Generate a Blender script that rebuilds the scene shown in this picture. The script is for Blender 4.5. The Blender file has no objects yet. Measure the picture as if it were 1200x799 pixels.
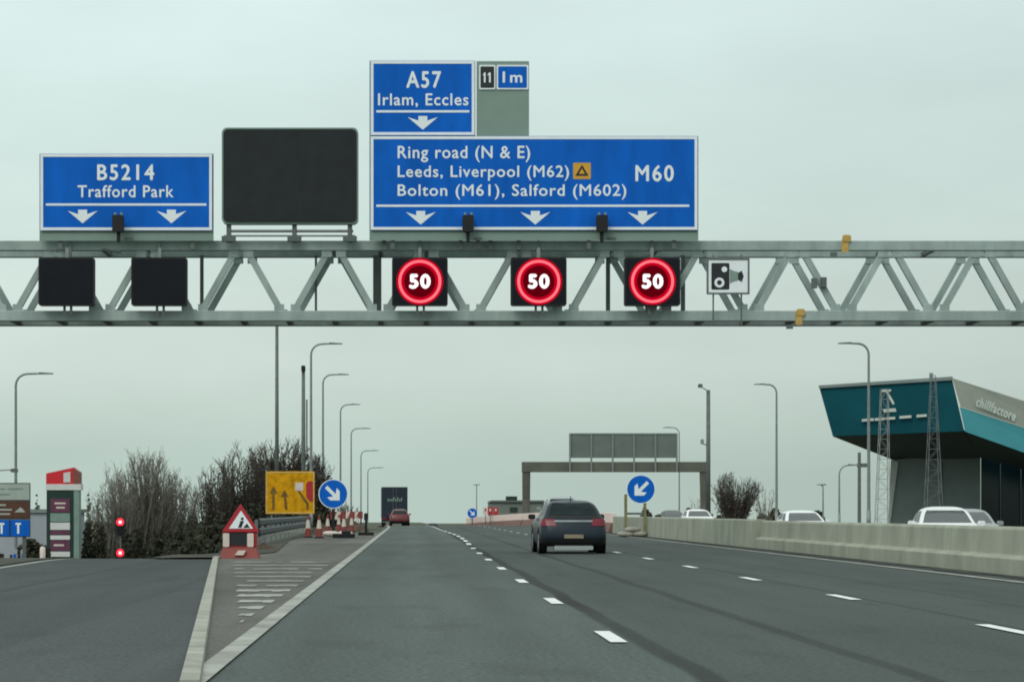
import bpy, bmesh, math, random
from mathutils import Vector, Matrix
random.seed(11)
R = math.radians
scene = bpy.context.scene
COL = scene.collection

# ------------------------------------------------------------------ camera
CAMH, FOC = 1.15, 2900.0            # eye height (m), focal length in photo pixels
VX, VY = 480.0, 599.0               # vanishing point of the road in the 1200x799 photo
cam = bpy.data.cameras.new('camera')
cam.sensor_width = 36.0
cam.lens = FOC / 1200 * 36
cam.shift_x = (600 - VX) / 1200
cam.shift_y = (VY - 399.5) / 1200
cam.clip_start, cam.clip_end = 0.5, 20000
camo = bpy.data.objects.new('camera', cam); COL.objects.link(camo)
camo.location = (0, 0, CAMH); camo.rotation_euler = (R(90), 0, 0)
scene.camera = camo

# ------------------------------------------------------------------ world, sun, exposure
SUN_EL, SUN_AZ = R(42), R(205)      # behind the camera, to its left; overcast
w = bpy.data.worlds.new('World'); scene.world = w; w.use_nodes = True
nt = w.node_tree; N, L = nt.nodes, nt.links; N.clear()
out = N.new('ShaderNodeOutputWorld'); bg = N.new('ShaderNodeBackground'); bg.inputs[1].default_value = 0.1
tc = N.new('ShaderNodeTexCoord'); sep = N.new('ShaderNodeSeparateXYZ'); L.new(tc.outputs['Generated'], sep.inputs[0])
mx = N.new('ShaderNodeMath'); mx.operation = 'MAXIMUM'; mx.inputs[1].default_value = 0.012; L.new(sep.outputs[2], mx.inputs[0])
cmb = N.new('ShaderNodeCombineXYZ'); L.new(sep.outputs[0], cmb.inputs[0]); L.new(sep.outputs[1], cmb.inputs[1]); L.new(mx.outputs[0], cmb.inputs[2])
sky = N.new('ShaderNodeTexSky'); sky.sky_type = 'NISHITA'; sky.sun_disc = False
sky.sun_elevation = SUN_EL; sky.sun_rotation = SUN_AZ; sky.dust_density = 4; sky.air_density = 1.5
L.new(cmb.outputs[0], sky.inputs[0])
ramp = N.new('ShaderNodeValToRGB'); L.new(mx.outputs[0], ramp.inputs[0])   # overcast veil: brighter towards the zenith
e = ramp.color_ramp.elements
e[0].position = 0.0; e[0].color = (0.455, 0.570, 0.515, 1)
e[1].position = 1.0; e[1].color = (1.0, 1.08, 1.06, 1)
for p, c in ((0.025, (0.485, 0.602, 0.545, 1)), (0.06, (0.605, 0.712, 0.660, 1)), (0.144, (0.635, 0.775, 0.738, 1)), (0.19, (0.670, 0.815, 0.795, 1)), (0.4, (0.83, 0.94, 0.91, 1))):
    q = ramp.color_ramp.elements.new(p); q.color = c
nz = N.new('ShaderNodeTexNoise'); nz.inputs['Scale'].default_value = 5.0; nz.inputs['Detail'].default_value = 5; nz.inputs['Roughness'].default_value = 0.55
mp = N.new('ShaderNodeMapping'); mp.inputs['Scale'].default_value = (1, 1, 3.5); L.new(cmb.outputs[0], mp.inputs[0]); L.new(mp.outputs[0], nz.inputs['Vector'])
mr = N.new('ShaderNodeMapRange'); mr.inputs[1].default_value = 0.3; mr.inputs[2].default_value = 0.7; mr.inputs[3].default_value = 9.4; mr.inputs[4].default_value = 10.7
L.new(nz.outputs[0], mr.inputs[0])
side = N.new('ShaderNodeMapRange'); side.inputs[1].default_value = -0.4; side.inputs[2].default_value = 0.5; side.inputs[3].default_value = 1.16; side.inputs[4].default_value = 0.84   # cloud thinner to the left
L.new(sep.outputs[0], side.inputs[0])
mm_ = N.new('ShaderNodeMath'); mm_.operation = 'MULTIPLY'; L.new(mr.outputs[0], mm_.inputs[0]); L.new(side.outputs[0], mm_.inputs[1])
vm = N.new('ShaderNodeVectorMath'); vm.operation = 'SCALE'; L.new(ramp.outputs[0], vm.inputs[0]); L.new(mm_.outputs[0], vm.inputs['Scale'])
mixc = N.new('ShaderNodeMixRGB'); mixc.inputs[0].default_value = 0.06; L.new(vm.outputs[0], mixc.inputs[1]); L.new(sky.outputs[0], mixc.inputs[2])
L.new(mixc.outputs[0], bg.inputs[0]); L.new(bg.outputs[0], out.inputs[0])
sl = bpy.data.lights.new('sun', 'SUN'); sl.energy = 0.9; sl.angle = R(25); sl.color = (1.0, 0.98, 0.93)
so = bpy.data.objects.new('sun', sl); COL.objects.link(so); so.location = (-30, -60, 80)
sd = Vector((math.sin(SUN_AZ) * math.cos(SUN_EL), math.cos(SUN_AZ) * math.cos(SUN_EL), math.sin(SUN_EL)))
so.rotation_euler = sd.to_track_quat('Z', 'Y').to_euler()
vs = scene.view_settings
vs.view_transform = 'Standard'; vs.look = 'None'; vs.exposure = 0.0; vs.gamma = 1.0; vs.use_curve_mapping = False
scene.render.engine = 'CYCLES'
scene.cycles.filter_width = 1.9      # a soft phone-video picture
scene.cycles.max_bounces = 6
scene.cycles.volume_bounces = 0

# ------------------------------------------------------------------ materials
def mat(name, col, rough=0.6, metal=0.0, var=0.12, scale=3.0, bump=0.0, spec=0.4, emit=None, estr=0.0, stretch=(1, 1, 1)):
    m = bpy.data.materials.new(name); m.use_nodes = True
    t = m.node_tree; b = t.nodes['Principled BSDF']
    b.inputs['Roughness'].default_value = rough; b.inputs['Metallic'].default_value = metal
    b.inputs['Specular IOR Level'].default_value = spec
    tcn = t.nodes.new('ShaderNodeTexCoord'); mpn = t.nodes.new('ShaderNodeMapping'); mpn.inputs['Scale'].default_value = stretch
    n = t.nodes.new('ShaderNodeTexNoise'); n.inputs['Scale'].default_value = scale; n.inputs['Detail'].default_value = 6; n.inputs['Roughness'].default_value = 0.6
    t.links.new(tcn.outputs['Object'], mpn.inputs[0]); t.links.new(mpn.outputs[0], n.inputs['Vector'])
    r = t.nodes.new('ShaderNodeMapRange'); r.inputs[1].default_value = 0.3; r.inputs[2].default_value = 0.7
    r.inputs[3].default_value = 1 - var; r.inputs[4].default_value = 1 + var
    t.links.new(n.outputs[0], r.inputs[0])
    v = t.nodes.new('ShaderNodeVectorMath'); v.operation = 'SCALE'; v.inputs[0].default_value = col[:3]
    t.links.new(r.outputs[0], v.inputs['Scale']); t.links.new(v.outputs[0], b.inputs['Base Color'])
    if bump:
        bn = t.nodes.new('ShaderNodeBump'); bn.inputs['Strength'].default_value = bump; bn.inputs['Distance'].default_value = 0.02
        t.links.new(n.outputs[0], bn.inputs['Height']); t.links.new(bn.outputs[0], b.inputs['Normal'])
    if emit:
        b.inputs['Emission Color'].default_value = (*emit, 1); b.inputs['Emission Strength'].default_value = estr
    return m

M = {}
M['steel'] = mat('painted gantry steel', (0.305, 0.378, 0.358), 0.55, 0.0, 0.26, 1.4, stretch=(1, 1, .35))
M['steel_dark'] = mat('dark gantry steel', (0.10, 0.125, 0.12), 0.6, 0.0, 0.15, 2.0)
M['galv'] = mat('galvanised steel', (0.22, 0.25, 0.245), 0.5, 0.3, 0.15, 4)
M['galv_dark'] = mat('weathered galvanised steel', (0.12, 0.14, 0.135), 0.6, 0.2, 0.2, 3)
M['rail_dark'] = mat('dirty guard rail steel', (0.055, 0.068, 0.074), 0.6, 0.1, 0.3, 3)
M['backing'] = mat('grey sign backing', (0.205, 0.290, 0.250), 0.6, 0, 0.06, 2)
M['sign_blue'] = mat('motorway sign blue', (0.004, 0.120, 0.540), 0.6, 0, 0.18, 1.3, spec=.1, stretch=(1, 1, .3))
M['sign_white'] = mat('sign white', (0.80, 0.86, 0.88), 0.5, 0, 0.04, 3)
M['sign_black'] = mat('sign black', (0.015, 0.017, 0.02), 0.5, 0, 0.1, 3)
M['sign_amber'] = mat('sign amber', (0.62, 0.33, 0.03), 0.5, 0, 0.08, 4)
M['sign_yellow'] = mat('dirty temporary sign yellow', (0.58, 0.285, 0.006), 0.6, 0, 0.38, 2.6, spec=.1)
M['sign_red'] = mat('sign red', (0.40, 0.018, 0.030), 0.5, 0, 0.12, 3)
M['sign_brown'] = mat('tourist sign brown', (0.09, 0.035, 0.02), 0.5, 0, 0.15, 3)
M['black'] = mat('black plastic', (0.012, 0.013, 0.015), 0.55, 0, 0.2, 3, spec=0.3)
M['screen'] = mat('unlit matrix screen', (0.022, 0.026, 0.028), 0.7, 0, 0.15, 2, spec=0.2)
M['screen_blank'] = mat('unlit signal face', (0.004, 0.006, 0.011), 0.6, 0, 0.2, 2, spec=0.2)
M['led_red_bloom'] = mat('lit red leds and their bloom', (0.05, 0, 0), 0.5, 0, 0, 1, emit=(0.50, 0.0, 0.014), estr=1.0, spec=0)  # covers the red leds and the bloom around them
M['led_pink'] = mat('lit bright red leds', (0.05, 0, 0), 0.5, 0, 0, 1, emit=(1.0, 0.15, 0.19), estr=1.35, spec=0)
M['led_glow'] = mat('painted red led glow', (0.02, 0, 0), 0.5, 0, 0, 1, emit=(0.10, 0.0, 0.004), estr=1.0, spec=0)  # even dim red standing for the glow of the ring
M['led_white'] = mat('lit white leds', (0.1, 0.1, 0.1), 0.5, 0, 0, 1, emit=(1.0, 0.97, 0.97), estr=1.3)
M['lamp_red_glow'] = mat('lit red signal lens and its glow', (0.2, 0, 0), 0.4, 0, 0, 1, emit=(1.0, 0.02, 0.04), estr=2.2)
M['lamp_core'] = mat('lit red signal bulb', (0.2, 0, 0), 0.4, 0, 0, 1, emit=(1.0, 0.55, 0.6), estr=2.0)
M['lens_off'] = mat('unlit lens', (0.02, 0.025, 0.02), 0.2, 0, 0.1, 1)
M['concrete'] = mat('barrier concrete', (0.300, 0.315, 0.250), 0.85, 0, 0.22, 1.1, 0.15, stretch=(1, .8, .45))
M['kerb'] = mat('weathered pale kerb', (0.31, 0.31, 0.265), 0.85, 0, 0.3, 2.2, 0.2)
M['paint'] = mat('road paint', (0.72, 0.74, 0.72), 0.7, 0, 0.12, 6)
M['paint_old'] = mat('worn road paint', (0.31, 0.32, 0.285), 0.8, 0, 0.35, 1.2)
M['paint_worn'] = mat('nearly gone road paint', (0.215, 0.215, 0.19), 0.85, 0, 0.4, 1.5)
M['verge'] = mat('dirt and thin grass', (0.046, 0.046, 0.032), 0.95, 0, 0.5, 0.8, 0.4)
M['dirt'] = mat('gutter dirt', (0.036, 0.036, 0.030), 0.95, 0, 0.45, 2.0, 0.3)
M['ground'] = mat('rough grass land', (0.055, 0.062, 0.036), 0.95, 0, 0.4, 0.05)
M['rubber'] = mat('tyre rubber', (0.012, 0.012, 0.013), 0.85, 0, 0.2, 8)
M['rim'] = mat('alloy rim', (0.3, 0.31, 0.32), 0.4, 0.7, 0.1, 6)
M['glass'] = mat('dark car glass', (0.012, 0.020, 0.020), 0.25, 0, 0.3, 3, spec=0.07)
M['glass_sky'] = mat('car glass catching the sky', (0.02, 0.03, 0.03), 0.12, 0, 0.3, 2, spec=0.9)
M['tail'] = mat('red tail light plastic', (0.17, 0.012, 0.028), 0.3, 0, 0.1, 8)
M['headlight'] = mat('clear headlight', (0.5, 0.53, 0.55), 0.15, 0.3, 0.1, 8)
M['plate_y'] = mat('yellow number plate', (0.26, 0.215, 0.15), 0.5, 0, 0.15, 12)
M['gap_strip'] = mat('bright strip for the gap under the car', (0.55, 0.57, 0.58), 0.25, 0.8, 0.05, 5)
M['trim'] = mat('black car trim', (0.010, 0.011, 0.012), 0.6, 0, 0.2, 6)
M['orange'] = mat('dull orange tie', (0.52, 0.34, 0.10), 0.8, 0, 0.2, 8)
M['bark'] = mat('winter bark', (0.070, 0.058, 0.048), 0.95, 0, 0.3, 2)
M['bark_pale'] = mat('pale winter bark', (0.165, 0.155, 0.130), 0.95, 0, 0.3, 2)
M['leaf_dark'] = mat('dark ivy leaves', (0.030, 0.032, 0.018), 0.8, 0, 0.6, 0.6)
M['leaf_brown'] = mat('brown winter leaves', (0.050, 0.040, 0.026), 0.85, 0, 0.5, 0.7)
M['conifer'] = mat('grey green conifer', (0.11, 0.13, 0.105), 0.85, 0, 0.3, 1)
M['hedge'] = mat('dull hedge', (0.050, 0.052, 0.032), 0.9, 0, 0.45, 0.8)
M['teal'] = mat('dark teal cladding', (0.006, 0.072, 0.095), 0.6, 0, 0.2, 0.12, spec=0.08)
M['teal_pale'] = mat('pale teal cladding', (0.075, 0.320, 0.365), 0.6, 0, 0.1, 0.15, spec=.1)
M['bld_grey'] = mat('warm grey cladding', (0.300, 0.325, 0.280), 0.6, 0, 0.1, 0.2)
M['bld_wall'] = mat('slate grey cladding', (0.195, 0.235, 0.235), 0.6, 0, 0.12, 0.25)
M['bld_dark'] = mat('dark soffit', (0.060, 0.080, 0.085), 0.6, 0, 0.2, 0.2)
M['bld_glass'] = mat('dark glazing', (0.006, 0.020, 0.026), 0.15, 0, 0.2, 0.3)
M['bld_white'] = mat('white trim', (0.52, 0.56, 0.52), 0.6, 0, 0.1, 0.4)
M['bld_letter'] = mat('pale fascia lettering', (0.55, 0.62, 0.58), 0.6, 0, 0.1, 0.4)
M['shed'] = mat('far shed cladding', (0.16, 0.185, 0.165), 0.8, 0, 0.2, 0.15)
M['shed_dark'] = mat('far dark plant box', (0.02, 0.04, 0.034), 0.8, 0, 0.2, 0.3)
M['pale_wall'] = mat('pale grey wall', (0.33, 0.36, 0.40), 0.8, 0, 0.1, 0.3)
M['orange_red'] = mat('faded red plastic', (0.22, 0.042, 0.034), 0.6, 0, 0.2, 1.0)
M['plastic_white'] = mat('dirty white plastic', (0.62, 0.54, 0.48), 0.6, 0, 0.15, 2)
M['fuel_red'] = mat('totem red', (0.60, 0.02, 0.03), 0.4, 0, 0.1, 1)
M['fuel_green'] = mat('totem dark green', (0.010, 0.035, 0.026), 0.4, 0, 0.2, 1)
M['fuel_purple'] = mat('totem plum panel', (0.12, 0.035, 0.075), 0.4, 0, 0.2, 2)
M['fuel_teal'] = mat('totem grey green panel', (0.19, 0.28, 0.25), 0.4, 0, 0.1, 2)
M['fuel_white'] = mat('totem white panel', (0.62, 0.63, 0.62), 0.4, 0, 0.05, 2)
M['sand'] = mat('sandbag', (0.30, 0.29, 0.25), 0.9, 0, 0.3, 6)
M['yellow_post'] = mat('dull yellow post', (0.20, 0.19, 0.09), 0.7, 0, 0.3, 4)
M['car_grey'] = mat('slate blue grey car paint', (0.020, 0.030, 0.041), 0.32, 0.0, 0.05, 6, spec=0.2)
M['car_white'] = mat('white car paint', (0.78, 0.80, 0.80), 0.3, 0, 0.03, 4)
M['car_silver'] = mat('silver car paint', (0.34, 0.37, 0.38), 0.3, 0.4, 0.05, 4)
M['car_red'] = mat('dull red car paint', (0.13, 0.022, 0.026), 0.35, 0, 0.1, 4)
M['car_black'] = mat('black car paint', (0.02, 0.024, 0.024), 0.3, 0, 0.1, 4)
M['car_blue'] = mat('dark blue car paint', (0.03, 0.06, 0.16), 0.3, 0, 0.1, 4)
M['barrier_red'] = mat('dusty red barrier plastic', (0.170, 0.085, 0.062), 0.7, 0, 0.2, 1.0)
M['barrier_white'] = mat('dusty pink white barrier plastic', (0.78, 0.62, 0.56), 0.7, 0, 0.12, 2)
M['truck_navy'] = mat('dark navy truck door', (0.010, 0.019, 0.034), 0.5, 0, 0.2, 1)
M['truck_red'] = mat('truck red marker', (0.28, 0.03, 0.03), 0.4, 0, 0.2, 4)

def asphalt(name, base, tracks, joints, var=0.14, steps=()):
    """asphalt with wheel tracks and sealed joints running along the road (object y)"""
    m = bpy.data.materials.new(name); m.use_nodes = True
    t = m.node_tree; b = t.nodes['Principled BSDF']; b.inputs['Roughness'].default_value = 0.85; b.inputs['Specular IOR Level'].default_value = 0.25
    NN, LL = t.nodes, t.links
    tcn = NN.new('ShaderNodeTexCoord'); s = NN.new('ShaderNodeSeparateXYZ'); LL.new(tcn.outputs['Object'], s.inputs[0])
    def noise(scale, stretch, detail=5):
        mpn = NN.new('ShaderNodeMapping'); mpn.inputs['Scale'].default_value = stretch; LL.new(tcn.outputs['Object'], mpn.inputs[0])
        n = NN.new('ShaderNodeTexNoise'); n.inputs['Scale'].default_value = scale; n.inputs['Detail'].default_value = detail; LL.new(mpn.outputs[0], n.inputs['Vector'])
        return n.outputs[0]
    def rng(v, a, b_, c, d):
        r = NN.new('ShaderNodeMapRange'); r.inputs[1].default_value = a; r.inputs[2].default_value = b_; r.inputs[3].default_value = c; r.inputs[4].default_value = d
        LL.new(v, r.inputs[0]); return r.outputs[0]
    def math_(op, a, b_):
        n = NN.new('ShaderNodeMath'); n.operation = op
        for i, x in enumerate((a, b_)):
            if isinstance(x, (int, float)): n.inputs[i].default_value = x
            else: LL.new(x, n.inputs[i])
        return n.outputs[0]
    wob = rng(noise(0.12, (0.3, 1, 1), 3), 0.3, 0.7, -0.06, 0.06)
    xw = math_('ADD', s.outputs[0], wob)
    val = rng(noise(0.35, (1, 0.12, 1), 6), 0.3, 0.7, 1 - var, 1 + var)
    val = math_('MULTIPLY', val, rng(noise(2.2, (1, 0.05, 1), 4), 0.3, 0.7, 0.90, 1.10))      # streaks along the lane
    val = math_('MULTIPLY', val, rng(noise(22, (1, 0.45, 1), 3), 0.25, 0.75, 0.66, 1.34))     # stone grain
    val = math_('MULTIPLY', val, rng(noise(0.9, (1, .35, 1), 6), 0.56, 0.66, 1.0, 0.84))      # oil drips and stains
    val = math_('MULTIPLY', val, rng(noise(0.05, (1, 1, 1), 2), 0.3, 0.7, 0.9, 1.1))
    for x0, k in steps:               # one lane laid at another time than the next
        val = math_('MULTIPLY', val, rng(xw, x0 - .04, x0 + .04, 1.0, k))
    brk = rng(noise(0.09, (2, 1, 1), 4), 0.42, 0.58, 0.6, 1.0)
    for x0, wd, k in tracks:          # soft dark / pale bands
        d = math_('ABSOLUTE', math_('SUBTRACT', xw, x0), 0)
        val = math_('MULTIPLY', val, math_('ADD', 1.0, math_('MULTIPLY', rng(d, 0, wd, 1, 0), k)))
    for x0, wd, k in joints:          # narrow sealed joints, broken up
        d = math_('ABSOLUTE', math_('SUBTRACT', xw, x0), 0)
        val = math_('MULTIPLY', val, math_('ADD', 1.0, math_('MULTIPLY', math_('MULTIPLY', rng(d, wd * 0.55, wd, 1, 0), brk), k)))
    v = NN.new('ShaderNodeVectorMath'); v.operation = 'SCALE'; v.inputs[0].default_value = base; LL.new(val, v.inputs['Scale'])
    LL.new(v.outputs[0], b.inputs['Base Color'])
    bn = NN.new('ShaderNodeBump'); bn.inputs['Strength'].default_value = 0.25; bn.inputs['Distance'].default_value = 0.01
    LL.new(noise(40, (1, 1, 1), 2), bn.inputs['Height']); LL.new(bn.outputs[0], b.inputs['Normal'])
    return m
M['asphalt'] = asphalt('carriageway asphalt', (0.070, 0.089, 0.082),
    [(-0.75, 0.5, -0.08), (0.95, 0.5, -0.08), (0.1, 0.6, 0.08), (4.9, .6, -.07), (2.9, .6, -.05), (6.9, .6, -.08), (8.7, .6, -.08)],
    [(2.06, 0.13, -0.75), (3.55, 0.11, -0.6), (6.0, 0.07, -0.45), (7.4, .06, -.3)], steps=((1.98, .74),))
M['asphalt_slip'] = asphalt('slip road asphalt', (0.047, 0.056, 0.056), [(-5.2, .7, -.12), (-7.0, .7, -.10)], [(-5.9, .12, -.35)], steps=((-3.4, 1.18),))
M['asphalt_gore'] = asphalt('old gore asphalt', (0.108, 0.107, 0.094), [(-3.0, .8, -.14)], [], 0.3)
M['asphalt_opp'] = asphalt('opposite carriageway asphalt', (0.075, 0.08, 0.076), [], [])

# ------------------------------------------------------------------ mesh helpers
class MB:
    def __init__(self): self.v = []; self.f = []
    def add(self, vs, fs):
        o = len(self.v); self.v += [tuple(p) for p in vs]; self.f += [tuple(i + o for i in f) for f in fs]; return self
    def box(self, c, s):
        x, y, z = c; a, b, d = s[0] / 2, s[1] / 2, s[2] / 2
        vs = [(x + i * a, y + j * b, z + k * d) for k in (-1, 1) for j in (-1, 1) for i in (-1, 1)]
        return self.add(vs, [(0, 2, 3, 1), (4, 5, 7, 6), (0, 1, 5, 4), (2, 6, 7, 3), (0, 4, 6, 2), (1, 3, 7, 5)])
    def tube(self, p0, p1, r0, r1=None, n=8, cap=True):
        r1 = r0 if r1 is None else r1
        p0, p1 = Vector(p0), Vector(p1); d = p1 - p0
        if d.length < 1e-6: return self
        d.normalize(); u = d.orthogonal().normalized(); w_ = d.cross(u)
        vs = []
        for p, r in ((p0, r0), (p1, r1)):
            for k in range(n):
                a = 2 * math.pi * k / n; vs.append(p + (u * math.cos(a) + w_ * math.sin(a)) * r)
        fs = [(k, (k + 1) % n, n + (k + 1) % n, n + k) for k in range(n)]
        if cap: fs += [tuple(range(n - 1, -1, -1)), tuple(range(n, 2 * n))]
        return self.add(vs, fs)
    def bar(self, p0, p1, wx, wy):
        """rectangular bar between two points; wx wide across, wy deep along world y"""
        p0, p1 = Vector(p0), Vector(p1); d = (p1 - p0).normalized(); y = Vector((0, 1, 0)); 
        y = (y - d * y.dot(d)).normalized(); x = d.cross(y)
        vs = [p + x * (i * wx / 2) + y * (j * wy / 2) for p in (p0, p1) for j in (-1, 1) for i in (-1, 1)]
        return self.add(vs, [(0, 2, 3, 1), (4, 5, 7, 6), (0, 1, 5, 4), (2, 6, 7, 3), (0, 4, 6, 2), (1, 3, 7, 5)])
    def path(self, pts, r, n=8):
        for i in range(len(pts) - 1):
            ra = r[i] if isinstance(r, (list, tuple)) else r; rb = r[i + 1] if isinstance(r, (list, tuple)) else r
            self.tube(pts[i], pts[i + 1], ra, rb, n)
        return self
    def prism(self, poly, y0, y1):
        """poly in (x, z), extruded from y0 to y1"""
        n = len(poly)
        vs = [(x, y0, z) for x, z in poly] + [(x, y1, z) for x, z in poly]
        fs = [tuple(range(n)), tuple(range(2 * n - 1, n - 1, -1))] + [(k, n + k, n + (k + 1) % n, (k + 1) % n) for k in range(n)]
        return self.add(vs, fs)
    def hexa(self, q0, q1):
        """two quads (4 points each) joined"""
        return self.add(list(q0) + list(q1), [(0, 1, 2, 3), (7, 6, 5, 4), (0, 4, 5, 1), (1, 5, 6, 2), (2, 6, 7, 3), (3, 7, 4, 0)])
    def ring(self, c, r0, r1, y0, y1, n=48):
        cx, cz = c; vs = []
        for k in range(n):
            a = 2 * math.pi * k / n; ca, sa = math.cos(a), math.sin(a)
            vs += [(cx + r0 * ca, y0, cz + r0 * sa), (cx + r1 * ca, y0, cz + r1 * sa), (cx + r1 * ca, y1, cz + r1 * sa), (cx + r0 * ca, y1, cz + r0 * sa)]
        fs = []
        for k in range(n):
            a, b = 4 * k, 4 * ((k + 1) % n)
            for i in range(4): fs.append((a + i, a + (i + 1) % 4, b + (i + 1) % 4, b + i))
        return self.add(vs, fs)
    def disc(self, c, r, y0, y1, n=40):
        return self.prism([(c[0] + r * math.cos(2 * math.pi * k / n), c[1] + r * math.sin(2 * math.pi * k / n)) for k in range(n)], y0, y1)
    def rrect(self, c, sx, sz, r, y0, y1):
        p = []
        for (ix, iz, a0) in ((1, 1, 0), (-1, 1, 90), (-1, -1, 180), (1, -1, 270)):
            for k in range(5):
                a = R(a0 + 90 * k / 4); p.append((c[0] + ix * (sx / 2 - r) + r * math.cos(a), c[1] + iz * (sz / 2 - r) + r * math.sin(a)))
        return self.prism(p, y0, y1)
    def build(self, name, m, parent=None, loc=None, smooth=False, bevel=0, fix=True):
        me = bpy.data.meshes.new(name); me.from_pydata(self.v, [], self.f); me.materials.append(m)
        if fix:
            bm = bmesh.new(); bm.from_mesh(me); bmesh.ops.recalc_face_normals(bm, faces=bm.faces); bm.to_mesh(me); bm.free()
        if smooth:
            for p in me.polygons: p.use_smooth = True
        o = bpy.data.objects.new(name, me); COL.objects.link(o)
        if parent: o.parent = parent
        if loc: o.location = loc
        if bevel:
            b = o.modifiers.new('bevel', 'BEVEL'); b.width = bevel; b.segments = 2; b.limit_method = 'ANGLE'
        return o

def tag(o, label=None, cat=None, group=None, kind=None):
    if label: o['label'] = label
    if cat: o['category'] = cat
    if group: o['group'] = group
    if kind: o['kind'] = kind
    return o
def thing(name, label, cat, loc, rz=0, group=None):
    o = bpy.data.objects.new(name, None); COL.objects.link(o); o.empty_display_size = 0.3
    o.location = loc; o.rotation_euler = (0, 0, rz)
    return tag(o, label, cat, group)
def copy_tree(o, parent=None):
    c = o.copy(); COL.objects.link(c)
    if parent: c.parent = parent
    for ch in list(o.children): copy_tree(ch, c)
    return c
def X_(px, d): return (px - VX) * d / FOC
def Z_(py, d): return CAMH - (py - VY) * d / FOC
def PT(px, py, d): return Vector((X_(px, d), d, Z_(py, d)))

_caps = {}
def text_mesh(s, width, cap, bold=0.0, space=1.12):
    """flat lettering in the xz plane, facing -y: baseline at z=0, centred on x, given width and capital height"""
    def raw(t):
        cu = bpy.data.curves.new('lettering', 'FONT'); cu.body = t; cu.size = 1; cu.resolution_u = 3; cu.space_character = space
        ob = bpy.data.objects.new('lettering', cu); COL.objects.link(ob)
        dg = bpy.context.evaluated_depsgraph_get(); me = bpy.data.meshes.new_from_object(ob.evaluated_get(dg))
        bpy.data.objects.remove(ob); bpy.data.curves.remove(cu)
        return me
    if 'H' not in _caps:
        h = raw('H'); zs = [v.co.y for v in h.vertices]; _caps['H'] = (min(zs), max(zs))
    lo, hi = _caps['H']
    me = raw(s)
    xs = [v.co.x for v in me.vertices]; x0, x1 = min(xs), max(xs)
    b_ = bold * cap
    kx, kz = (width - 2 * b_) / (x1 - x0), (cap - 2 * b_) / (hi - lo)
    out = MB(); vs = [((v.co.x - (x0 + x1) / 2) * kx, (v.co.y - lo) * kz + b_) for v in me.vertices]; fs = [tuple(p.vertices) for p in me.polygons]
    k = 0
    for dx, dz in ((0, 0), (b_, 0), (-b_, 0), (0, b_), (0, -b_)) if bold else ((0, 0),):   # stroke weight from stacked layers, half a millimetre apart
        out.add([(x + dx, -.0005 * k, z + dz) for x, z in vs], fs); k += 1
    bpy.data.meshes.remove(me)
    m2 = bpy.data.meshes.new('lettering'); m2.from_pydata(out.v, [], out.f)
    return m2
def lettering(s, cx, z, width, cap, y, m, parent, bold=0.02, name='lettering', space=1.12):
    me = text_mesh(s, width, cap, bold, space); me.materials.append(m)
    o = bpy.data.objects.new(name, me); COL.objects.link(o); o.parent = parent; o.location = (cx, y, z)
    return o

# ------------------------------------------------------------------ ground shape
def sm(t): t = max(0, min(1, t)); return t * t * (3 - 2 * t)
def zm(y):                                    # motorway level along its length
    if y <= 190: return 0.0
    if y <= 315: return -(y - 190) ** 2 / 6250
    if y <= 850: return -2.5 - 0.04 * (y - 315)
    return -23.9 - 6 * sm((y - 850) / 600)
def zs(y):                                    # slip road level
    if y <= 56: return 0.0
    if y <= 78: return -(y - 56) ** 2 / 900
    return max(-0.5378 - 0.0489 * (y - 78), -6.2)
def cv(y): return -max(0, y - 165) ** 2 / 3500 if y < 340 else -8.75 - (y - 340) * 0.1   # bend to the left past the crest
def xk(y): return -1.50 - (y - 17) * 0.0745 if y < 60 else -4.70 - (y - 60) * 0.035       # gore kerb, then top of the embankment
def G(x, y):
    a = zm(y)
    e_ = xk(max(y, 17))
    if x < e_:
        a = a + (min(zs(y), zm(y)) - a) * sm((e_ - 0.2 - x) / (3.0 if y > 60 else 0.4))
    if x > 11.2: a -= 0.17 * sm((x - 11.2) / 1.0)
    if x > 29: a -= 2.5 * sm((x - 29) / 20)
    return a

def strip(name, xa, xb, y0, y1, step, m, dz, zf=G, nx=4, kind='structure'):
    b = MB(); n = max(1, int((y1 - y0) / step)); vs = []; fs = []
    for j in range(n + 1):
        y = y0 + (y1 - y0) * j / n
        for i in range(nx + 1):
            x = xa(y) + (xb(y) - xa(y)) * i / nx
            vs.append((x, y, zf(x, y) + dz))
    for j in range(n):
        for i in range(nx):
            a = j * (nx + 1) + i; fs.append((a, a + 1, a + nx + 2, a + nx + 1))
    b.add(vs, fs); o = b.build(name, m, fix=False, smooth=True)
    return tag(o, kind=kind)
ys = [-80, -40, -10] + [i for i in range(0, 340, 4)] + [340 + i * 15 for i in range(0, 40)] + [1000, 1200, 1500, 2000, 3000, 4500, 7000]
xs = [-3000, -1200, -500, -250, -120, -80, -60, -50] + [-45 + i * 1.5 for i in range(0, 60)] + [46, 50, 60, 80, 100, 130, 180, 250, 400, 700, 1300, 3000]
b = MB()
b.add([(x, y, G(x, y) - 0.10) for y in ys for x in xs], [(j * len(xs) + i, j * len(xs) + i + 1, (j + 1) * len(xs) + i + 1, (j + 1) * len(xs) + i) for j in range(len(ys) - 1) for i in range(len(xs) - 1)])
tag(b.build('ground', M['ground'], fix=False, smooth=True), kind='structure')

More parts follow.
